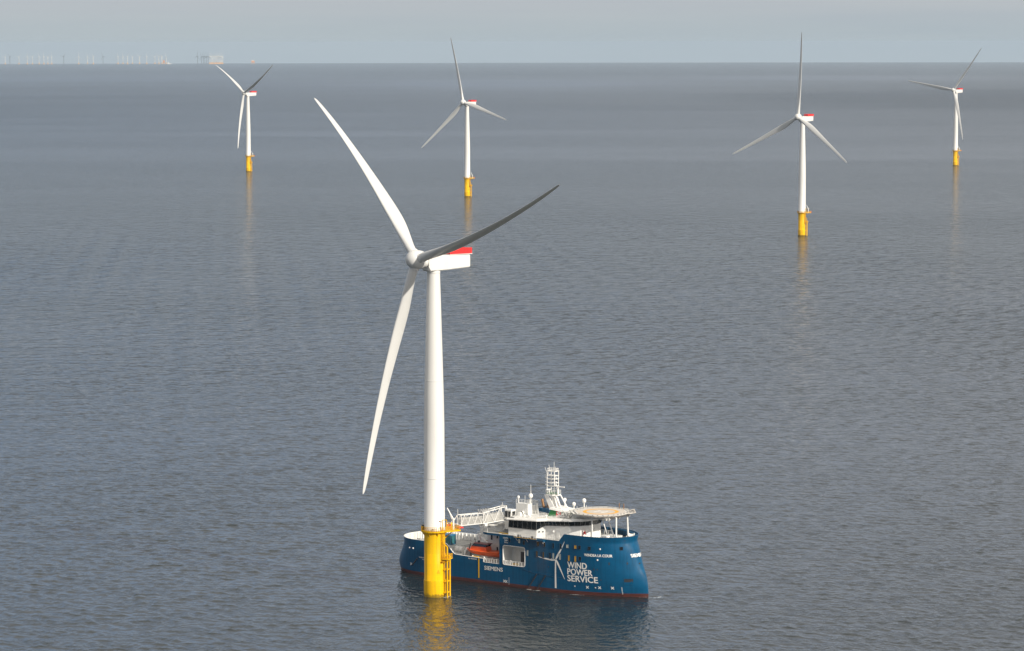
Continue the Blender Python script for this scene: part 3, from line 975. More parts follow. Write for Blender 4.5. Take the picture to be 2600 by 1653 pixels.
# hull windows, each a pane in a shallow frame
def hull_window(x, z, wd, ht, pane, side=-1):
    c = skin(x, z, .0); e = skin(x + .3, z) - skin(x - .3, z)
    ang = math.atan2(e.y, e.x)
    nrm = Vector((math.sin(ang), -math.cos(ang), 0))
    f = MB()
    for dx, dz, sx, sz in ((0, ht / 2 + .04, wd + .16, .08), (0, -ht / 2 - .04, wd + .16, .08), (-wd / 2 - .04, 0, .08, ht), (wd / 2 + .04, 0, .08, ht)):
        f.box(c + Vector((math.cos(ang) * dx, math.sin(ang) * dx, dz)) + nrm * .05, (sx, .12, sz), ang)
    fr = f.build('window', M_BLUEIN, hull)
    p = MB(); p.box(c + nrm * .015, (wd, .06, ht), ang)
    p.build('pane', pane, fr)
G, Y, W_ = M_GLASS, M_PANEY, M_PANEW
for x, z, p in ((2.6, 13.3, G), (6.0, 13.3, W_), (7.6, 13.0, G), (12.5, 13.1, G), (14.7, 13.1, G), (17.7, 13.1, G), (20.2, 13.2, G)):
    hull_window(x, z, .62, 1.35 if x > 17 else 1.1, p)
for x, z, p in ((22.5, 13.4, W_), (25.2, 13.45, Y), (26.5, 13.45, G), (29.5, 13.4, G), (37.3, 13.5, G)):
    hull_window(x, z, .8, .95, p)
for x, z, p in ((8.9, 10.2, W_), (12.1, 10.2, G), (14.3, 10.2, G), (16.6, 10.2, G), (17.75, 10.2, W_), (20.0, 10.2, W_), (23.0, 10.1, Y), (25.1, 10.1, Y), (26.5, 10.25, G)):
    hull_window(x, z, .58 if x < 26 else .8, 1.6 if x < 26 else 1.1, p)
for x, z in ((12.3, 13.75), (14.5, 13.8)):                         # small lamps above windows
    b = MB(); b.box(skin(x, z, .08), (.3, .2, .25)); b.build('hull_lamp', M_SHIPW, hull)

# lettering: text outlines turned into thin raised paint on the plating
def text_mesh(s, bold=0.02, spacing=1.0):
    cu = bpy.data.curves.new('lettering', 'FONT')
    cu.body = s; cu.size = 1.0; cu.offset = bold; cu.space_character = spacing; cu.resolution_u = 4
    ob = bpy.data.objects.new('lettering', cu)
    COL.objects.link(ob)
    bpy.context.view_layer.update()
    me = bpy.data.meshes.new_from_object(ob.evaluated_get(bpy.context.evaluated_depsgraph_get()))
    bpy.data.objects.remove(ob); bpy.data.curves.remove(cu)
    return me
def lettering(name, s, place, wd, ht, parent, m, bold=.02, cuts=0, spacing=1.0):
    me = text_mesh(s, 0.0, spacing)
    bm = bmesh.new(); bm.from_mesh(me)
    bmesh.ops.triangulate(bm, faces=bm.faces)
    for _ in range(cuts):
        bmesh.ops.subdivide_edges(bm, edges=[e for e in bm.edges if e.calc_length() > .12], cuts=1, use_grid_fill=False)
        bmesh.ops.triangulate(bm, faces=bm.faces)
    xs = [v.co.x for v in bm.verts]; ys = [v.co.y for v in bm.verts]
    mx0, mx1, my0, my1 = min(xs), max(xs), min(ys), max(ys)
    base = [((v.co.x - mx0) / (mx1 - mx0) * wd, (v.co.y - my0) / (my1 - my0) * ht) for v in bm.verts]
    bm.verts.index_update()
    faces = [tuple(v.index for v in f.verts) for f in bm.faces]
    bm.free(); bpy.data.meshes.remove(me)
    b = MB(); k = bold * ht * 1.25
    for n_, (du, dv) in enumerate(((-k, 0), (k, 0), (0, k * .6), (0, -k * .6))):
        b.add([place(u + du, v + dv, .003 * n_) for u, v in base], faces)
    return b.build(name, m, parent)
def on_hull(x0, z0, off=.035, slope=0.0):
    return lambda u, v, d=0: skin(x0 + u, z0 + v + slope * u, off + d)
lettering('ship_lettering', 'SIEMENS', on_hull(-6.2, 4.0), 6.4, 1.1, hull, M_TEXT, .03, 0)
lettering('ship_lettering', 'WIND', on_hull(22.45, 7.4), 6.0, 1.7, hull, M_TEXT, .026, 2)
lettering('ship_lettering', 'POWER', on_hull(22.4, 5.5), 7.55, 1.7, hull, M_TEXT, .026, 2)
lettering('ship_lettering', 'SERVICE', on_hull(22.35, 3.6), 9.0, 1.7, hull, M_TEXT, .026, 2)
lettering('ship_name', 'WINDEA LA COUR', on_hull(27.9, 11.1), 7.5, .75, hull, M_TEXT, .04, 2)
lettering('ship_name', 'WINDEA LA COUR', on_hull(-29.7, 5.1), 4.6, .32, hull, M_TEXT, .04, 1)
lettering('home_port', 'HAMBURG', on_hull(-28.4, 4.6), 1.9, .24, hull, M_TEXT, .04, 1)
lettering('deck_notice', 'NO SMOKING', on_hull(-11.9, 6.5), 3.0, .38, hull, M_TEXT, .03, 0)
for k, (s_, wd) in enumerate((('ULSTEIN', 2.0), ('X-BOW', 1.1), ('SX175', 1.2))):
    lettering('builder_plate', s_, on_hull(1.4 - wd / 2, 13.55 - .62 * k), wd, .36, hull, M_TEXT, .03, 0)

# painted wind turbine on the side
def hull_stroke(b, p, q, w0, w1, n=10, bend=0.0):
    prev = None
    d = Vector((q[0] - p[0], q[1] - p[1])); nn = Vector((-d.y, d.x)).normalized()
    for i in range(n + 1):
        t = i / n
        wd = w0 + (w1 - w0) * t
        if bend is not None and w0 < w1 * 9:
            wd = (w0 * .55 + (w0 * .9) * min(1, t * 6)) * (1 - t) + w1 * t
        c = Vector(p) + d * t + nn * (bend or 0) * math.sin(math.pi * t)
        a = skin(c.x - nn.x * wd / 2, c.y - nn.y * wd / 2, .03); e = skin(c.x + nn.x * wd / 2, c.y + nn.y * wd / 2, .03)
        if prev:
            b.add([prev[0], a, e, prev[1]], [(0, 1, 2, 3)])
        prev = (a, e)
b = MB()
hull_stroke(b, (18.45, 9.2), (18.4, 1.2), .36, .56, 10, None)
hull_stroke(b, (18.5, 9.4), (21.5, 14.6), .55, .10, 10, -.1)
hull_stroke(b, (18.4, 9.15), (12.4, 9.55), .50, .10, 10, .15)
hull_stroke(b, (18.6, 9.3), (21.4, 4.0), .52, .10, 10, .1)
b.build('turbine_emblem', M_TEXT, hull)
# yellow draught line, thruster crosses, dots
b = MB()
b.box((-8.2, -9.02, 4.2), (.34, .05, 5.6)); b.build('yellow_stripe', M_YELLOW, hull)
for x, z in ((28.2, 2.25), (31.65, 2.35), (35.1, 2.4), (-32.9, 2.9), (.8, 1.4), (1.45, 1.35)):
    b = MB()
    for sg in (-1, 1):
        hull_stroke(b, (x - .35, z - .35 * sg), (x + .35, z + .35 * sg), .2, .2, 2, None)
    b.build('thruster_mark', M_TEXT, hull)
for x, z in ((24.5, 2.3), (30.5, 2.27)):
    b = MB(); hull_stroke(b, (x - .16, z), (x + .16, z), .32, .32, 1, None); b.build('hull_dot', M_TEXT, hull)
b = MB()
for k in range(7):
    hull_stroke(b, (37.35, .8 + .3 * k), (37.6, .8 + .3 * k), .14, .14, 1, None)
b.build('draught_marks', M_TEXT, hull)
b = MB()
for k in range(6):
    hull_stroke(b, (2.3, .7 + .35 * k), (2.52, .7 + .35 * k), .14, .14, 1, None)
b.build('draught_marks', M_TEXT, hull)
# slanted fenders
for x0, z0, x1, z1 in ((12.1, 4.5, 9.3, .5), (15.1, 4.4, 12.3, .4), (-30.2, 4.9, -32.4, 2.6)):
    b = MB(); b.tube(skin(x0, z0, .14), skin(x1, z1, .14), .17, 8); b.build('fender_bar', M_DARK, hull)
b = MB()                                                           # weld line with bolts low on the side
prev = None
for x, z in ((6.0, 6.0), (8, 5.3), (10.5, 4.75), (13, 4.6), (16, 4.45), (21, 4.3)):
    p = skin(x, z, .03)
    if prev: b.tube(prev, p, .05, 5)
    prev = p
for x in (8, 8.3, 9.6, 10, 12.6, 13, 14.9, 15.3, 16.5, 17.4):
    b.box(skin(x, 5.3 - (x - 8) * .1, .05), (.16, .12, .22))
b.build('rubbing_strake', M_BLUEIN, hull)
# anchor pocket
def hull_patch(b, x0, x1, zb, zt, off, n=6, mi=0):
    vs = []
    for i in range(n + 1):
        x = x0 + (x1 - x0) * i / n
        vs += [skin(x, zb(i / n), off), skin(x, zt(i / n), off)]
    b.add(vs, [(2 * i, 2 * i + 2, 2 * i + 3, 2 * i + 1) for i in range(n)], mi)
b = MB(); hull_patch(b, 38.2, 40.3, lambda t: 4.15, lambda t: 5.1, .02); b.build('anchor_pocket', M_DARK, hull)
b = MB(); hull_patch(b, 38.1, 40.2, lambda t: 3.55 + .25 * t, lambda t: 4.2 if t < .8 else 4.45, .06)
for z in (3.5, 5.15):
    b.path([skin(38.1 + 2.25 * i / 6, z, .05) for i in range(7)], .07, 5)
b.build('pocket_frame', M_BLUE, hull)
for x, z, wd, ht in ((34.6, 9.3, .35, .75), (38.8, 9.4, .4, .6), (30.5, 7.5, .28, .4), (31.4, 7.5, .28, .4), (32.2, 4.6, .3, .3), (16.0, 7.0, .2, .4), (41.0, 9.2, .5, .5)):
    b = MB(); c = skin(x, z); e = skin(x + .2, z) - skin(x - .2, z); b.box(c, (wd, .08, ht), math.atan2(e.y, e.x)); b.build('hull_port', M_DARK, hull)
for x, z in ((32.4, 13.3), (31.6, 10.2), (-33.4, 7.6), (-31.9, 7.6)):
    b = MB(); b.ball(skin(x, z, 0), .26, n=10); b.build('hull_lamp', M_SHIPG, hull)
# SIEMENS on the bow face, wrapping the stem
def bow_arc():
    tab, d, prev = [], 0.0, None
    for i in range(401):
        xi = 43.5 - 7.0 * (i / 400) ** 2
        p = hull_pt(xi, 11.5, -1)
        if prev is not None: d += (p - prev).length
        tab.append((d, xi)); prev = p
    return tab
ARC = bow_arc()
def on_bow(u, v, k=0):
    d = u - 2.75
    xi = lerp_t(ARC, abs(d))
    return hull_pt(min(xi, 43.46), 11.05 + v, -1 if d < 0 else 1, .05 + k)
lettering('ship_lettering', 'SIEMENS', on_bow, 5.5, .88, hull, M_TEXT, .04, 3)

# ------------------------------------------------------------------ superstructure
def mirror(half):
    return half + [(x, -y) for x, y in reversed(half) if abs(y) > 1e-6]
def zr(x): return 18.95 + max(0.0, x - 5) * .057                   # underside of the bridge roof
def zw(x): return 16.7 if x < 11.6 else 17.95 + (x - 12.5) * .062   # lower edge of the bridge windows
wall = [(1.5, -8.0), (11.2, -8.0), (13.2, -6.5), (17, -6.4), (21, -6.0), (24.0, -4.9), (25.6, -2.8), (26.0, 0)]
glass = [(2.2, -8.75), (11.7, -8.75), (13.4, -7.2), (17, -7.0), (21.2, -6.6), (24.5, -5.4), (26.3, -3.0), (26.8, 0)]
roof = [(1.6, -9.05), (11.9, -9.05), (14.6, -7.7), (17.2, -7.45), (21.5, -7.0), (24.9, -5.7), (26.8, -3.2), (27.3, 0)]
wall, glass, roof = [mirror(p) for p in (wall, glass, roof)]
b = MB(); b.prism(wall, 14.58, lambda x, y: zw(x)); sup = b.build('bridge_deckhouse', M_SHIPW, SHIP)
b = MB()
b.loft([[(x, y, zw(x) - .0) for x, y in wall], [(X, Y, zr(X)) for X, Y in glass]], 0, False)
br = b.build('bridge_windows', M_GLASS, sup)
b = MB()
for i in range(len(wall)):
    j = (i + 1) % len(wall)
    p0, p1 = Vector((*wall[i], zw(wall[i][0]))), Vector((*wall[j], zw(wall[j][0])))
    q0, q1 = Vector((*glass[i], zr(glass[i][0]))), Vector((*glass[j], zr(glass[j][0])))
    n = max(1, round((p1 - p0).length / 1.5))
    for k in range(n):
        t = k / n
        o_ = Vector((0, -.03 if p0.y < 0 else .03, 0))
        b.tube(p0.lerp(p1, t) + o_, q0.lerp(q1, t) + o_, .035, 5)
    b.tube(p0, p1, .09, 5)
b.build('window_frame', M_GREYST, br)
b = MB()
ins = [(x * .985 + .2, y * .94) for x, y in roof]
b.loft([[(x, y, zr(x)) for x, y in roof], [(x, y, zr(x) + .25) for x, y in roof], [(x, y, zr(x) + .75) for x, y in ins]], 0, True)
rf = b.build('bridge_roof', M_SHIPW, SHIP)
b = MB(); b.box((3.0, -8.2, 19.72), (2.0, 1.1, .06), 0); b.build('roof_grating', M_DARK, rf)
b = MB()
b.rail([(2.4, -8.3, 19.6), (11.6, -8.25, 19.9), (14.3, -7.0, 20.15), (17, -6.7, 20.3)], 1.0, 1.5, .045)
b.rail([(5.2, -3.2, 19.7), (9.6, -3.2, 19.9), (12.0, -4.4, 20.0)], 1.2, 1.2, .05)
b.build('roof_railing', M_RAIL, rf)
b = MB(); b.box((11.2, -6.0, 20.02), (7.4, .35, .12), 0, 0, (1, 1), -R(3)); b.build('yellow_roof_edge', M_YELLOW, rf)
for x, y in ((8.2, -7.2), (13.2, -6.2), (6.0, -6.6)):                # small round ventilators and boxes on the roof
    b = MB(); b.lathe([(.3, 0), (.3, .5), (.45, .55), (.4, .85), (.05, .95)], (x, y, zr(x) + .65), 12); b.build('roof_ventilator', M_SHIPW, rf)
for c, d in (((3.6, -5.5, 20.2), (.9, .8, 1.2)), ((18.2, -5.0, 20.9), (1.2, 1.0, 1.0))):
    b = MB(); b.box(c, d); b.build('roof_box', M_SHIPW, rf)
b = MB(); b.ball((16.0, -6.5, 16.6), .4, n=10); b.build('wall_lamp', M_SHIPW, sup)
for x, y in ((17.5, -6.48), (20.0, -6.2)):
    b = MB(); b.box((x, y, 15.6), (.9, .12, 1.9)); b.build('door', M_SHIPW, sup)
for x, y in ((11.9, -7.62), (12.7, -6.95)):
    b = MB(); b.box((x, y, 16.3), (.12, .35, .3), -R(37)); b.build('porthole', M_GLASS, sup)
b = MB(); b.box((25.0, -4.25, 16.8), (.4, .35, .7)); b.tube((24.7, -4.6, 14.7), (24.7, -4.6, 16.7), .05, 5); b.build('fire_box', M_RED, sup)
# side walkway with liferaft ledge outside the tower
b = MB()
b.box((9.9, -9.55, 14.35), (10.2, 1.1, .22)); b.box((12.3, -9.5, 14.1), (5.2, .9, .3))
led = b.build('side_ledge', M_BLUE, SHIP)
b = MB(); b.rail([(4.9, -10.05, 14.46), (12.6, -10.05, 14.46)], 1.0, 1.0, .05); b.rail([(4.9, -10.05, 14.46), (4.9, -9.05, 14.46)], 1.0, 1.0, .05)
b.tube((4.9, -10.07, 14.5), (12.6, -10.07, 14.5), .06, 6, 1)
b.build('ledge_railing', [M_RAIL, M_YELLOW], led)
for x in (10.9, 6.3):
    b = MB(); b.box((x, -9.6, 14.85), (.8, .6, .7)); b.build('ledge_box', M_DARK, led)
for x in (5.4, 9.0, 14.3):
    b = MB(); b.tube((x, -10.0, 14.3), (x, -9.05, 13.3), .07, 6); b.build('ledge_bracket', M_SHIPW, led)

# aft platform of the tower, rounded, carries the gangway
b = MB()
pl = [(-1.0, -8.95)] + [(-5.2 - 3.2 * math.sin(a), -5.6 - 3.35 * math.cos(a)) for a in [math.pi / 2 * i / 6 for i in range(7)]] + [(-8.4, 7.5), (-1.0, 7.5)]
b.prism(list(reversed(pl)), 14.05, 14.62)
wing = b.build('aft_platform', [M_BLUE], SHIP)
b = MB(); b.prism(list(reversed([(x * .998 - .002, y * .998) for x, y in pl])), 14.62, 14.70); b.build('platform_floor', M_DECK, wing)
b = MB(); b.rail([(x, y, 14.7) for x, y in pl[1:9]], 1.15, 1.0, .055); b.build('platform_railing', M_RAIL, wing)
b = MB(); b.box((.6, -7.6, 14.76), (5.2, .5, .12)); b.build('yellow_floor_mark', M_YELLOW, wing)
# inboard house under the platform with ring emblem
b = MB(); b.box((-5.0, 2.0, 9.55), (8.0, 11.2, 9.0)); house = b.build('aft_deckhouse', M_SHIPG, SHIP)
b = MB()
for r0, r1, a0, a1 in ((1.35, 1.85, 70, 330), (.75, 1.05, 60, 320)):
    n = 40
    for i in range(n):
        a, c = R(a0 + (a1 - a0) * i / n), R(a0 + (a1 - a0) * (i + 1) / n)
        b.add([(-2.9 + r0 * math.cos(a), -3.64, 11.7 + r0 * math.sin(a)), (-2.9 + r1 * math.cos(a), -3.64, 11.7 + r1 * math.sin(a)), (-2.9 + r1 * math.cos(c), -3.64, 11.7 + r1 * math.sin(c)), (-2.9 + r0 * math.cos(c), -3.64, 11.7 + r0 * math.sin(c))], [(3, 2, 1, 0)])
b.build('ring_emblem', M_NAVY, house)
for x, z in ((-5.6, 13.0), (-5.6, 9.0), (-4.0, 8.4), (-7.6, 12.4)):
    b = MB(); b.box((x, -3.62, z), (.55, .1, 1.5)); b.build('house_window', M_GLASS, house)

# gangway pedestal tower, cab and machinery
b = MB()
b.lathe([(2.0, 14.7), (2.0, 16.6), (2.3, 16.7), (2.3, 17.3)], (-4.0, -3.6, 0), 28)
ped = b.build('gangway_pedestal', M_SHIPG, SHIP)
b = MB(); b.box((-.8, -4.0, 16.7), (2.3, 2.2, 2.3)); b.box((.2, -5.2, 16.2), (1.2, .9, 1.0)); b.tube((-2.3, -5.3, 15.2), (-1.0, -4.6, 17.0), .16, 8); b.tube((.6, -5.5, 15.4), (.9, -5.2, 16.2), .3, 10); b.build('slewing_gear', M_SHIPW, ped)
b = MB(); b.box((-.75, -4.0, 19.75), (2.4, 2.3, 2.7), 0, 0, (.92, .92)); cab = b.build('operator_cab', M_SHIPW, ped)
for dx, wd in ((-.6, .85), (.5, .75)):
    b = MB(); b.box((-.75 + dx, -5.14, 19.85), (wd, .06, 1.7)); b.build('cab_window', M_GLASS, cab)
b = MB(); b.box((.46, -4.0, 19.95), (.06, 1.4, 1.4)); b.build('cab_window', M_GLASS, cab)

# telescopic gangway truss
def truss(b, a, c, hw0, hw1, ht0, ht1, bays, rc, rd):
    a, c = Vector(a), Vector(c)
    d = (c - a).normalized(); sd_ = Vector((-d.y, d.x, 0)).normalized()
    prev = None
    for i in range(bays + 1):
        t = i / bays
        p = a.lerp(c, t); hw = hw0 + (hw1 - hw0) * t; ht = ht0 + (ht1 - ht0) * t
        q = [p + sd_ * hw, p - sd_ * hw, p + sd_ * hw + Vector((0, 0, ht)), p - sd_ * hw + Vector((0, 0, ht))]
        b.tube(q[0], q[1], rd, 6); b.tube(q[2], q[3], rd, 6)
        if i in (0, bays):
            b.tube(q[0], q[2], rc, 6); b.tube(q[1], q[3], rc, 6)
        if prev:
            for k in range(4):
                b.tube(prev[k], q[k], rc, 8)
            for lo, hi in ((0, 2), (1, 3)):
                m = (prev[hi] + q[hi]) / 2
                b.tube(prev[lo], m, rd, 6); b.tube(m, q[lo], rd, 6)
        prev = q
GA, GM, GT = Vector((-3.2, -4.4, 17.95)), Vector((-3.55, -13.3, 18.0)), Vector((-4.1, -23.6, 18.65))
b = MB()
truss(b, GA, GM + (GM - GA) * .1, .95, .95, 3.75, 3.2, 2, .13, .09)
boom = b.build('gangway_boom', M_RAIL, ped)
b = MB(); truss(b, GM - (GM - GA) * .15, GT, .72, .72, 2.9, 2.95, 4, .11, .08)
inner = b.build('gangway_telescope', M_RAIL, ped)
def mesh_panel(b, a, c, hw, z0, z1, n):
    a, c = Vector(a), Vector(c)
    for sg in (-1, 1):
        for i in range(n + 1):
            p = a.lerp(c, i / n) + Vector((sg * hw, 0, 0))
            b.tube(p + Vector((0, 0, z0)), p + Vector((0, 0, z1)), .04, 4)
        for k in range(5):
            z = z0 + (z1 - z0) * k / 4
            b.tube(a + Vector((sg * hw, 0, z)), c + Vector((sg * hw, 0, z)), .03, 4)
b = MB(); mesh_panel(b, GA, GM, .8, .1, 2.3, 50); b.box((GA + GM) / 2 + Vector((0, 0, .05)), (1.6, 9.0, .08)); b.build('gangway_mesh', M_NET, boom)
b = MB(); mesh_panel(b, GM, GT, .62, .1, 2.2, 56); b.box((GM + GT) / 2 + Vector((0, 0, .1)), (1.2, 10.3, .08), -R(3)); b.build('gangway_mesh', M_NET, inner)
b = MB()
b.box(GM + Vector((0, .8, 3.6)), (1.5, 2.4, .4)); b.box(GM + Vector((.2, -.6, 3.5)), (1.0, 1.2, .5)); b.tube(GM + Vector((0, -2, 3.2)), GM + Vector((0, 2.5, 3.9)), .16, 8)
for k in range(5): b.box(GM + Vector((-.5 + .25 * k, -1.5 + .8 * k, 3.9)), (.3, .3, .5))
b.build('winch', M_GREYST, boom)
b = MB()
b.tube(GT + Vector((-.7, 0, 0)), GT + Vector((-1.9, -1.0, .6)), .1, 6); b.tube(GT + Vector((.7, 0, 0)), GT + Vector((-.4, -1.4, .6)), .1, 6)
b.tube(GT + Vector((-.7, 0, 2.9)), GT + Vector((-1.6, -1.0, .7)), .1, 6); b.tube(GT + Vector((-.5, 0, 2.9)), GT + Vector((-.5, 0, 4.6)), .05, 5)
b.box(GT + Vector((-.9, -.7, .4)), (1.3, 1.4, .15))
b.build('gangway_nose', M_RAIL, inner)
b = MB()
top = GA + Vector((0, 0, 3.75))
b.tube(GA + Vector((-.9, .6, -.4)), top + Vector((-.9, .6, .3)), .17, 8); b.tube(GA + Vector((.9, .6, -.4)), top + Vector((.9, .6, .3)), .17, 8)
b.tube(top + Vector((.9, .6, .2)), GA + Vector((1.1, 1.6, .3)), .12, 8); b.tube(top + Vector((-.9, .6, .2)), top + Vector((.9, .6, .2)), .14, 8)
b.tube(top, top + Vector((0, 0, 1.2)), .05, 5)
b.tube(GM + Vector((0, 0, -.3)), Vector((-4.0, -5.2, 16.3)), .2, 8)
b.box(GM + Vector((0, .2, -.4)), (2.2, 1.2, .5))
b.build('gangway_frame', M_RAIL, ped)

# grey ventilation tower on the far side of the aft deck
b = MB()
b.box((-15.0, 4.2, 9.4), (2.6, 3.4, 8.8)); b.box((-12.6, 4.6, 10.5), (2.6, 4.0, 11.0)); b.box((-17.4, 5.6, 8.0), (2.2, 3.6, 6.0))
b.box((-12.6, 4.6, 16.05), (2.1, 3.0, .3))
vt = b.build('ventilation_tower', M_SHIPG, SHIP)
b = MB(); b.rail([(-18.4, 3.9, 11.0), (-16.4, 3.9, 11.0), (-16.4, 2.6, 13.8)], 1.1, 1, .05); b.path([(-16.2, 2.5, 13.8), (-16.2, 2.5, 16.2), (-15.0, 2.5, 16.2), (-15.0, 2.5, 13.8)], .12, 6)
b.rail([(-16.2, 2.5, 13.8), (-13.9, 2.5, 13.8)], 1.1, .8, .05)
b.build('tower_railing', M_RAIL, vt)
for x, z in ((-13.0, 14.2), (-14.6, 9.0)):
    b = MB(); b.box((x, 2.56, z), (.5, .12, .6)); b.build('tower_window', M_GLASS, vt)
# far bulwark windows and posts on the working deck
for x, z in ((-25.0, 9.2), (-17.2, 6.8), (-16.9, 5.7)):
    b = MB(); b.box((x, 8.62, z), (.6, .1, .8)); b.build('freeing_port', M_GLASS, hull)
# deck crane arm between boat and tower
b = MB(); b.tube((-12.8, -2.2, 5), (-12.8, -2.2, 12.2), .35, 10); b.tube((-12.8, -2.2, 12.0), (-8.2, -2.8, 9.8), .25, 8); b.box((-12.8, -2.2, 12.3), (.9, .9, .9)); b.build('deck_crane', M_SHIPW, SHIP)
b = MB(); b.tube((-12.9, -1.9, 11.6), (-9.5, -2.6, 10.9), .1, 6); b.build('crane_ram', M_COPPER, SHIP)

# mooring winch with drums
b = MB()
for x, y, z in ((-17.4, -5.5, 8.3), (-17.3, -5.7, 6.5)):
    b.tube((x - 1.2, y, z), (x + 1.2, y, z), .75, 18)
    for e in (-1.25, -.1, 1.2):
        b.tube((x + e - .06, y, z), (x + e + .06, y, z), .95, 18)
b.box((-17.4, -5.4, 5.6), (3.2, 1.6, 1.1)); b.box((-15.3, -5.4, 6.7), (.9, 1.2, 3.2)); b.tube((-15.0, -5.6, 8.6), (-14.3, -5.6, 8.6), .5, 12); b.tube((-19.3, -5.4, 5.2), (-18.9, -5.4, 8.9), .18, 8)
b.build('deck_winch', M_SHIPW, SHIP)
b = MB(); b.box((-14.0, -5.5, 6.6), (.5, .9, 3.0)); b.tube((-13.6, -5.2, 5.1), (-13.6, -5.2, 8.9), .12, 6); b.path([(-15.6, -6.2, 5.2), (-14.6, -6.2, 8.4), (-13.7, -6.2, 5.2)], .1, 6); b.build('winch_frame', M_GREYST, SHIP)
b = MB(); b.box((-10.0, -8.2, 7.25), (2.4, .6, .2)); b.build('yellow_deck_mark', M_YELLOW, SHIP)
# bollards on the stern deck
for x, y in ((-35, -5), (-33.4, -5.3), (-31, -6), (-29, -6.3), (-33, 1.5), (-36, -1)):
    b = MB()
    for e in (-.3, .3):
        b.lathe([(.17, 0), (.17, .7), (.24, .72), (.24, .82)], (x + e, y, 8.2), 10)
    b.box((x, y, 8.25), (1.2, .5, .1)); b.build('bollard', M_DARK, SHIP)
b = MB(); b.tube((-36.6, 3.2, 9), (-36.6, 3.2, 12.2), .12, 6); b.tube((-36.6, 3.2, 12.0), (-36.3, 3.1, 12.9), .06, 5); b.build('stern_staff', M_RAIL, SHIP)

# exhaust casing, box tower, mast, domes
b = MB(); b.box((2.55, -1.9, 18.7), (4.1, 2.2, 8.3)); bt = b.build('equipment_tower', M_SHIPG, SHIP)
b = MB(); b.box((2.0, .7, 18.2), (3.2, 3.0, 7.2)); b.box((4.1, .9, 20.6), (.9, 1.6, 3.0)); b.tube((4.9, 1.2, 19.4), (4.9, 1.2, 22.6), .3, 10); b.build('tower_annex', M_SHIPW, bt)
b = MB(); b.rail([(.55, -2.95, 22.85), (4.55, -2.95, 22.85), (4.55, -.8, 22.85), (4.55, 2.1, 22.0), (.6, 2.1, 22.0)], 1.15, .9, .05); b.tube((3.3, -2.5, 22.8), (3.3, -2.5, 25.2), .05, 5); b.build('tower_railing', M_RAIL, bt)
b = MB(); b.lathe([(.42, 0), (.42, .5)], (2.9, -3.0, 20.4), 14, 0, (0, -1, 0)); b.build('searchlight', M_SHIPW, bt)
b = MB(); b.lathe([(.36, .49), (.36, .53)], (2.9, -3.0, 20.4), 14, 0, (0, -1, 0)); b.build('searchlight_glass', M_DARK, bt)
def dome(x, y, zb, zt, r):
    o = MB(); o.tube((x, y, zb), (x, y, zt - r), .12 if r < .45 else .17, 8); o.lathe([(.14, zt - r * 1.5), (r * .6, zt - r * 1.15), (r * .95, zt - r * .7), (r, zt), (r * .9, zt + r * .45), (r * .6, zt + r * .8), (r * .2, zt + r * .98), (.01, zt + r)], (x, y, 0), 18)
    o.build('satellite_dome', M_SHIPW, SHIP)
dome(4.2, -1.0, 22.8, 25.1, .62); dome(1.0, -2.5, 22.8, 24.6, .38)
dome(13.4, 2.7, 20.4, 24.3, .48); dome(14.9, 5.0, 20.3, 22.9, .52); dome(16.9, 7.2, 14.7, 23.8, .58)
b = MB(); b.box((6.3, 3.9, 18.4), (3.4, 3.0, 5.6)); fn = b.build('funnel', M_BLUE, SHIP)
b = MB(); b.box((8.4, 3.6, 18.9), (1.0, 2.2, 4.6)); b.build('funnel_casing', M_BLUECAB, fn)
for p, q, r in (((5.6, 3.6, 21.1), (4.9, 3.6, 23.6), .38), ((7.3, 3.7, 21.1), (6.8, 3.7, 23.9), .42), ((8.0, 4.2, 21.1), (7.6, 4.2, 23.4), .3)):
    b = MB(); b.tube(p, q, r, 12); b.build('exhaust_pipe', M_COPPER, fn)
b = MB(); b.tube((6.6, 3.2, 21.1), (6.6, 3.2, 21.9), .35, 10); b.build('exhaust_cowl', M_DARK, fn)
# green casing under the mast
gp = [(11.4, -2.9), (18.6, -2.9), (18.6, 2.9), (11.4, 2.9)]
b = MB(); b.loft([[(11.4, -2.95, 19.9), (18.8, -2.95, 20.2), (18.8, 2.95, 20.2), (11.4, 2.95, 19.9)], [(12.4, -2.7, 22.1), (18.2, -2.7, 21.5), (18.2, 2.7, 21.5), (12.4, 2.7, 22.1)]]); gh = b.build('mast_house', M_GREEN, SHIP)
b = MB(); b.loft([[(11.9, -3.0, 22.1), (18.7, -3.0, 21.45), (18.7, 3.0, 21.45), (11.9, 3.0, 22.1)], [(12.2, -2.8, 22.55), (18.4, -2.8, 21.85), (18.4, 2.8, 21.85), (12.2, 2.8, 22.55)]]); b.build('mast_house_roof', M_SHIPW, gh)
def green_face(x, z, off):
    t = (z - 20.0) / 2.1
    return Vector((x, -2.96 + .25 * t - off, z))
b = MB(); b.add([green_face(14.3, 20.3, .02), green_face(15.9, 20.3, .02), green_face(15.9, 21.75, .02), green_face(14.3, 21.75, .02)], [(0, 1, 2, 3)]); b.build('emblem_panel', M_RED, gh)
lettering('emblem_letter', 'S', lambda u, v, d=0: green_face(14.55 + u, 20.42 + v, .05 + d), 1.05, 1.2, gh, M_TEXT, .05, 0)
b = MB(); b.ball((16.9, -3.1, 21.2), .28, n=10); b.build('floodlight', M_SHIPW, gh)
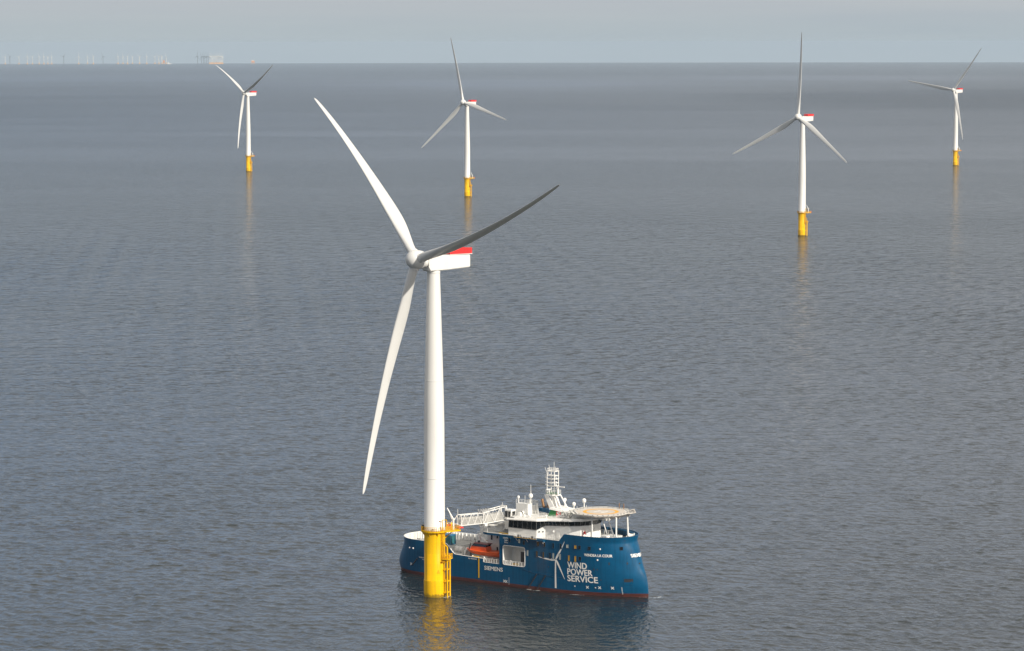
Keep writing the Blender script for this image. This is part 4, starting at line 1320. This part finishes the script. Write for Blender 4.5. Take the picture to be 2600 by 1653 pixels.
# mast
mast = MB()
for y in (-1.1, 1.1):
    a0 = [(9.0, y, 25.8), (10.3, y, 25.8), (13.3, y * 1.3, 21.9), (11.2, y * 1.3, 21.9)]
    mast.loft([[(x, yy - .1, z) for x, yy, z in a0], [(x, yy + .1, z) for x, yy, z in a0]])
    mast.tube((12.9, y, 25.9), (15.4, y * 1.4, 21.8), .2, 8)
    mast.tube((11.4, y * .6, 25.9), (12.2, y * .8, 22.2), .16, 8); mast.tube((11.9, y * .6, 25.9), (13.3, y * .8, 22.2), .16, 8)
mast.tube((11.0, 0, 22), (11.0, 0, 26), .22, 8)
mst = mast.build('mast', M_SHIPW, SHIP)
b = MB()
oc = [(11.3 + 2.3 * math.cos(R(a + 22.5)), 1.9 * math.sin(R(a + 22.5))) for a in range(0, 360, 45)]
b.prism(oc, 25.75, 26.15); b.rail([(x, y, 26.1) for x, y in oc], 1.1, 1.2, .05, closed=True)
b.prism([(x * .98 + .2, y * .97) for x, y in oc], 26.151, 26.19, 1)
b.build('mast_platform', [M_SHIPW, M_DECKG], mst)
b = MB()
X0, X1, Y0 = 9.9, 12.4, 1.0
for x in (X0, X1):
    for y in (-Y0, Y0):
        b.tube((x, y, 26), (x, y, 32.5), .125, 8)
for z in (28.3, 29.2, 30.3, 31.3, 32.5):
    for y in (-Y0, Y0): b.tube((X0, y, z), (X1, y, z), .11 if z != 31.3 else .08, 6)
    for x in (X0, X1): b.tube((x, -Y0, z), (x, Y0, z), .12, 6)
for z in (29.2, 30.3, 31.2):
    b.box(((X0 + X1) / 2, 0, z - .05), (X1 - X0, 2 * Y0, .08))
for z in (28.4, 29.2, 30.3):
    b.tube((X0, 0, z), (X0 - 1.1, 0, z), .1, 6); b.box((X0 - 1.1, 0, z + .15), (.2, .25, .3)); b.box((X1 + .25, -.6, z + .3), (.35, .35, .5))
b.rail([(X0, -Y0, 32.5), (X1, -Y0, 32.5), (X1, Y0, 32.5), (X0, Y0, 32.5)], .8, .8, .05, closed=True)
b.build('mast_cage', M_SHIPW, mst)
for x, y, z0, h, dx in ((9.7, -1, 32.3, 1.2, -.5), (10.2, 0, 32.5, 1.7, -.4), (11.6, 0, 32.5, 2.6, 0), (12.6, -.9, 32.5, 1.4, .1), (12.2, .9, 32.5, .9, 0), (9.3, .6, 31.3, 1.3, -.2), (9.2, -.9, 30.6, 1.0, 0), (12.9, .4, 31.4, 1.4, .1), (4.4, -1.2, 25.6, 2.6, 0), (16.4, 4.4, 20.5, 1.9, 0), (18.3, 6.3, 20.5, 2.2, 0)):
    b = MB(); b.tube((x, y, z0), (x + dx, y, z0 + h), .055, 5); b.tube((x, y, z0), (x + dx * .3, y, z0 + h * .3), .085, 5); b.build('antenna', M_RAIL, mst)
b = MB(); b.tube((13.6, -1.0, 26.2), (13.6, -1.0, 28.0), .28, 10); b.box((13.6, -1.0, 28.1), (.6, .6, .4)); b.box((13.5, -1.0, 28.42), (4.6, .35, .26)); b.build('radar_scanner', M_SHIPW, mst)
b = MB(); b.tube((10.9, -1.4, 26.2), (10.9, -1.4, 27.3), .18, 8); b.box((10.9, -1.4, 27.5), (1.6, .3, .22), R(50)); b.build('small_radar', M_SHIPW, mst)

# helideck
HC = Vector((27.4, .2, 22.4)); 
def octo(r, z):
    return [(HC.x + r / math.cos(R(22.5)) * math.cos(R(a + 22.5)), HC.y + r / math.cos(R(22.5)) * math.sin(R(a + 22.5)), z) for a in range(0, 360, 45)]
b = MB(); b.loft([octo(6.7, 21.75), octo(7.3, 21.9), octo(7.3, 22.38), octo(7.25, 22.4)]); hd = b.build('helideck', M_HELI, SHIP)
b = MB()
def ring(b, r0, r1, z, n=64):
    vs = []
    for i in range(n):
        a = 2 * math.pi * i / n
        vs += [(HC.x + r0 * math.cos(a), HC.y + r0 * math.sin(a), z), (HC.x + r1 * math.cos(a), HC.y + r1 * math.sin(a), z)]
    b.add(vs, [(2 * i, 2 * i + 1, (2 * i + 3) % (2 * n), (2 * i + 2) % (2 * n)) for i in range(n)])
ring(b, 4.05, 5.05, 22.412); b.build('yellow_circle', M_HELIY, hd)
b = MB()
for sx in (-1, 1): b.box((HC.x + sx * 1.25, HC.y, 22.412), (.5, 3.4, .008), R(0))
b.box((HC.x, HC.y, 22.412), (2.0, .5, .0081)); 
oo = octo(7.1, 22.412); oi = octo(6.8, 22.412)
b.add(oo + oi, [(i, (i + 1) % 8, 8 + (i + 1) % 8, 8 + i) for i in range(8)])
b.build('white_marking', M_TEXT, hd)
b = MB()                                                           # sloping safety net with frame
o0, o1 = octo(7.32, 22.2), octo(8.35, 22.45)
for i in range(8):
    j = (i + 1) % 8
    p0, p1, q0, q1 = Vector(o0[i]), Vector(o0[j]), Vector(o1[i]), Vector(o1[j])
    b.tube(q0, q1, .09, 6)
    for k in range(6):
        t = k / 5; b.tube(p0.lerp(p1, t), q0.lerp(q1, t), .07, 5)
    for k in (1, 2, 3):
        t = k / 4; b.tube(p0.lerp(q0, t), p1.lerp(q1, t), .03, 4)
    for k in range(22):
        t = k / 21; b.tube(p0.lerp(p1, t), q0.lerp(q1, t), .025, 4)
b.build('safety_net', M_NET, hd)
b = MB()                                                           # access ramp at the front
F = [Vector((32.0, 6.6, 22.3)), Vector((33.0, 8.6, 22.65)), Vector((37.0, 3.5, 22.6)), Vector((35.5, 1.9, 22.3))]
th = Vector((0, 0, .12))
b.loft([[tuple(p - th) for p in F], [tuple(p) for p in F]]); b.build('access_flap', M_HELI, hd)
for k in (.25, .65):
    b = MB(); a, c = F[0].lerp(F[3], k), F[1].lerp(F[2], k); a2, c2 = F[0].lerp(F[3], k + .22), F[1].lerp(F[2], k + .22)
    b.add([p + Vector((0, 0, .02)) for p in (a.lerp(c, .2), a.lerp(c, .85), a2.lerp(c2, .85), a2.lerp(c2, .2))], [(0, 1, 2, 3)])
    b.build('flap_slot', M_DARK, hd)
b = MB()                                                           # girders under the deck
for y in (-5, 0, 5): b.box((HC.x, y, 21.45), (13.0, .3, .7))
for x in (21.2, 27.5, 33.0): b.box((x, 0.2, 21.3), (.3, 11.6, .5))
b.build('deck_girder', M_NET, hd)
for i in range(8):
    p = Vector(o0[i]); q = Vector(o0[(i + 1) % 8])
    for k in range(4):
        c = p.lerp(q, (k + .5) / 4); b = MB(); b.box(c + Vector((0, 0, .28)), (.3, .3, .2)); b.build('edge_light', M_GREYST, hd)
for x, y in ((28.6, 7.6), (30.4, 7.2)):
    b = MB(); b.tube((x, y, 22.3), (x, y, 24.0), .13, 6); b.build('edge_post', M_COPPER, hd)
for p, q, r in (((21.6, -5, 14.7), (21.6, -5, 21.3), .2), ((20.2, -6.2, 14.7), (21.4, -5, 21.0), .16), ((28.0, -5, 14.7), (28.0, -5, 21.3), .22), ((22.7, 5, 14.7), (22.7, 5, 21.2), .22),
                ((32.6, -3, 14.7), (29.9, -3, 21.3), .17), ((34.6, -3, 14.7), (32.0, -3, 21.3), .2), ((35.0, -3.4, 14.7), (35.0, -3.4, 21.9), .25), ((33.4, 5, 14.7), (33.0, 5, 21.9), .24)):
    b = MB(); b.tube(p, q, r, 10); b.box((p[0], p[1], 14.85), (r * 3.4, r * 3.4, .3)); b.build('helideck_leg', M_SHIPW, SHIP)
b = MB(); b.box((19.0, -4.9, 20.95), (3.4, 2.2, .3)); b.rail([(17.4, -5.9, 21.1), (20.6, -5.9, 21.1), (20.6, -3.9, 21.6)], 1.1, .9, .06); b.box((19.6, -5.0, 21.5), (1.2, 1.0, .9)); b.path([(20.5, -5.6, 20.9), (18.8, -5.6, 22.3), (17.5, -4.2, 22.3)], .12, 6); b.tube((17.6, -5.6, 18), (17.6, -5.6, 21), .14, 6); b.build('helideck_stair', M_NET, SHIP)
# bow deck machinery
b = MB(); b.box((32.0, -4.4, 15.7), (2.0, 1.6, 2.0)); b.box((34.0, -4.0, 15.5), (.6, .9, 1.6)); b.build('vent_box', M_SHIPW, SHIP)
b = MB(); b.tube((30.3, -3.8, 15.4), (31.0, -3.8, 15.4), .55, 14); b.build('vent_drum', M_GREYST, SHIP)
b = MB()
b.tube((35.4, 2.6, 15.9), (36.6, 3.2, 15.9), .7, 18); b.tube((35.3, 2.55, 15.9), (35.5, 2.65, 15.9), .9, 18); b.tube((36.5, 3.15, 15.9), (36.7, 3.25, 15.9), .9, 18); b.box((36.0, 2.9, 15.1), (1.6, 1.4, .8), R(25)); b.tube((34.6, 2.2, 15.6), (35.1, 2.45, 15.6), .45, 12)
b.build('anchor_windlass', M_SHIPW, SHIP)
b = MB(); b.box((29.5, 3.6, 15.1), (4.0, 2.6, .8)); b.build('deck_hatch', M_SHIPG, SHIP)
b = MB(); b.rail([(21.0, 7.6, 14.75), (26.0, 7.9, 14.75)], 1.1, 1.2, .05); b.rail([(13.8, -8.6, 14.7), (19.4, -8.6, 14.75)], 1.1, .8, .045); b.build('deck_railing', M_RAIL, SHIP)

# ------------------------------------------------------------------ rescue boat in its cradle (own thing)
def on_ship(x, y, z):
    return SHIP.matrix_basis @ Vector((x, y, z))
bpy.context.view_layer.update()
boat = empty('rescue_boat', on_ship(-7.9, -6.6, 7.4), R(-36))
tag(boat, 'orange rescue boat with dark red roof hanging at the side deck of the blue ship', 'boat')
b = MB()
rings = []
for x, hw, zk, zg in ((-6.1, .10, 1.25, 1.62), (-5.3, .75, .75, 1.6), (-4.0, 1.35, .35, 1.5), (-2, 1.62, .10, 1.42), (1, 1.68, .0, 1.42), (4, 1.65, .0, 1.5), (6.0, 1.55, .1, 1.55)):
    rings.append([(x, -hw * .1, zk), (x, -hw * .75, zk + (zg - zk) * .35), (x, -hw, zg - .25), (x, -hw * 1.02, zg), (x, -hw * .9, zg + .12), (x, hw * .9, zg + .12), (x, hw * 1.02, zg), (x, hw, zg - .25), (x, hw * .75, zk + (zg - zk) * .35), (x, hw * .1, zk)])
b.loft(rings, 0, True, True); bh = b.build('boat_hull', M_ORANGE, boat)
b = MB(); b.path([r[3] for r in rings], .16, 8); b.path([r[6] for r in rings], .16, 8); b.build('fender', M_ORANGE, bh)
b = MB(); b.loft([[(-4.4, -1.15, 1.6), (1.6, -1.3, 1.6), (1.6, 1.3, 1.6), (-4.4, 1.15, 1.6)], [(-3.9, -1.05, 2.75), (1.3, -1.2, 2.75), (1.3, 1.2, 2.75), (-3.9, 1.05, 2.75)]]); b.build('cabin', M_ORANGE, boat)
b = MB(); b.loft([[(-3.8, -1.1, 2.75), (1.2, -1.22, 2.75), (1.2, 1.22, 2.75), (-3.8, 1.1, 2.75)], [(-3.1, -.95, 3.5), (1.5, -1.1, 3.5), (1.5, 1.1, 3.5), (-3.1, .95, 3.5)]]); b.build('cabin_windows', M_GLASS, boat)
b = MB(); b.loft([[(-3.4, -1.1, 3.5), (2.0, -1.3, 3.45), (2.0, 1.3, 3.45), (-3.4, 1.1, 3.5)], [(-3.0, -.9, 3.72), (1.8, -1.1, 3.66), (1.8, 1.1, 3.66), (-3.0, .9, 3.72)]]); rfb = b.build('cabin_roof', M_MAROON, boat)
b = MB(); b.tube((-3.2, 0, 3.7), (-3.5, 0, 5.0), .07, 6); b.tube((-3.3, -.5, 4.4), (-3.3, .5, 4.4), .05, 6); b.box((-2.2, .2, 3.95), (.5, .5, .5)); b.tube((-4.6, -1.2, 1.65), (-4.1, -1.15, 3.5), .14, 6); b.build('boat_mast', M_DARK, boat)
b = MB()                                                           # davit cradle belongs to the ship
for x in (-9.6, -5.6):
    b.tube((x, -7.4, 5.0), (x - 1.4, -8.3, 7.5), .18, 8); b.tube((x, -7.4, 5.0), (x + 1.2, -7.4, 7.3), .15, 8); b.box((x - .2, -5.8, 5.9), (.4, 3.0, 1.8))
b.box((-8, -6.2, 5.6), (5.0, 2.0, .5))
b.build('boat_cradle', M_SHIPW, SHIP)

# blue container on the stern deck (own thing)
ct = empty('deck_container', on_ship(-26.2, .2, 8.2), R(-36))
tag(ct, 'small blue container with teal glass sides on the stern deck right of the yellow foundation', 'container')
b = MB(); b.box((0, 0, 2.75), (4.0, 2.6, .3)); b.box((0, 0, .15), (4.0, 2.6, .3)); b.box((-1.2, 0, 1.45), (1.5, 2.5, 2.4))
for sx in (-1, 1):
    for sy in (-1, 1): b.box((sx * 1.93, sy * 1.23, 1.45), (.14, .14, 2.5))
b.build('container_frame', M_BLUECAB, ct)
b = MB(); b.box((.75, 0, 1.45), (2.2, 2.4, 2.3)); b.build('container_window', M_TEAL, ct)

# ------------------------------------------------------------------ far wind farm along the horizon
def at_px(px, D):
    x = (px - 1300.0) / F_PX * D
    return x, D
GRP = 'tiny wind turbines along the far horizon'
def far_turbine(px, D, label, grey, az, hub_h=88.0, k=1.0):
    x, y = at_px(px, D)
    b = MB()
    if grey:
        b.lathe([(3.4, -4), (3.0, 20), (2.8, 21), (1.9, hub_h)], n=10, mi=0)
    else:
        b.lathe([(9.0, -4), (6.5, 8), (3.6, 19), (3.4, 21)], n=10, mi=1)
        b.lathe([(2.9, 21), (1.9, hub_h)], n=10, mi=0)
    b.box((2, 3, hub_h + 1.6), (5.5, 13, 5), 0, 0)
    for q in range(3):
        a = R(az + 120 * q)
        d = Vector((math.sin(a), 0, math.cos(a)))
        c = Vector((0, -5, hub_h + 1.6))
        b.tube(c, c + d * 22, 1.9, 5, 0, r1=1.5)
        b.tube(c + d * 22, c + d * 58, 1.5, 5, 0, r1=.4)
    o = b.build('far_wind_turbine', [M_FARG if grey else M_FARW, M_FARY], None, (x, y, drop(x, y)))
    o.rotation_euler = (0, 0, -R(random.choice((25, 40, 46, 60))))
    tag(o, label, 'wind turbine', GRP)
ORD = ['first', 'second', 'third', 'fourth', 'fifth', 'sixth', 'seventh', 'eighth', 'ninth', 'tenth', 'eleventh', 'twelfth', 'thirteenth', 'fourteenth', 'fifteenth', 'sixteenth', 'seventeenth', 'eighteenth', 'nineteenth', 'twentieth', 'twenty-first', 'twenty-second']
for i, zx in enumerate((65, 185, 258, 303, 360, 402, 437, 470, 705, 783, 833, 1047, 1090, 1130, 1173, 1235, 1297, 1368, 1403, 1430, 1467)):
    far_turbine(zx / 3.44, 37500 + 900 * math.sin(i * 2.3), 'tiny pale turbine on the left horizon, %s pale one from the left edge' % ORD[i], False, random.uniform(0, 120))
for i, (zx, nm) in enumerate(((107, 'nearest the left photo edge'), (575, 'alone amid the pale row'), (917, 'last of three amid pale ones'), (1740, 'tallest, left end of dense cluster'))):
    far_turbine(zx / 3.44, 34000 if i < 3 else 32000, 'tiny dark grey turbine on the left horizon, ' + nm, True, random.uniform(0, 120))
for i, zx in enumerate((1775, 1790, 1803, 1818, 1832)):
    far_turbine(zx / 3.44, 35000, 'tiny grey turbine in the dense horizon cluster, %s of its grey row from left' % ORD[i], True, 90 + 8 * i)
for i, zx in enumerate((1846, 1858, 1869, 1881, 1893, 1905, 1916, 1928, 1938, 1949, 1958)):
    far_turbine(zx / 3.44, 37000, 'tiny pale turbine in the dense horizon cluster, %s of its pale row from left' % ORD[i], False, 10 + 13 * i)
def far_platform(px, D, label, wd, white):
    x, y = at_px(px, D)
    root = empty('offshore_substation', (x, y, drop(x, y)))
    tag(root, label, 'platform', 'far offshore substations')
    b = MB()
    for sx in (-1, 1):
        for sy in (-1, 1): b.tube((sx * wd * .42, sy * 12, -5), (sx * wd * .34, sy * 10, 20), 1.6, 8)
        b.tube((sx * wd * .42, -12, 0), (-sx * wd * .34, -10, 20), 1.0, 6)
    b.build('jacket', M_FARY, root)
    b = MB(); b.box((0, 0, 28), (wd, 28, 17)); b.box((wd * .1, 0, 18.5), (wd * .9, 26, 3)); b.build('topside', M_FARO, root)
    b = MB(); b.box((-wd * .15, 0, 41), (wd * .55, 24, 9)); b.tube((wd * .4, 0, 36), (wd * .4, 0, 58), .8, 6); b.build('upper_deck', M_FARW if white else M_FARO, root)
far_platform(2222 / 3.44, 36500, 'orange and white offshore substation alone on the horizon right of the turbine cluster', 38, True)
far_platform(1447 / 3.44, 38000, 'small orange offshore substation on the horizon beside a white vessel', 24, False)
x, y = at_px(1492 / 3.44, 37000)
fv = empty('far_vessel', (x, y, drop(x, y)), R(20))
tag(fv, 'tiny white vessel on the left horizon beside the small orange substation', 'ship')
b = MB(); b.loft([[(-22, -6, -2), (20, -6, -2), (28, 0, -2), (20, 6, -2), (-22, 6, -2)], [(-23, -7, 6), (22, -7, 6), (32, 0, 9), (22, 7, 6), (-23, 7, 6)]]); b.build('hull', M_FARW, fv)
b = MB(); b.box((-8, 0, 12), (16, 11, 12)); b.box((-10, 0, 21), (8, 8, 6)); b.tube((-10, 0, 22), (-10, 0, 36), .6, 6); b.build('deckhouse', M_FARW, fv)
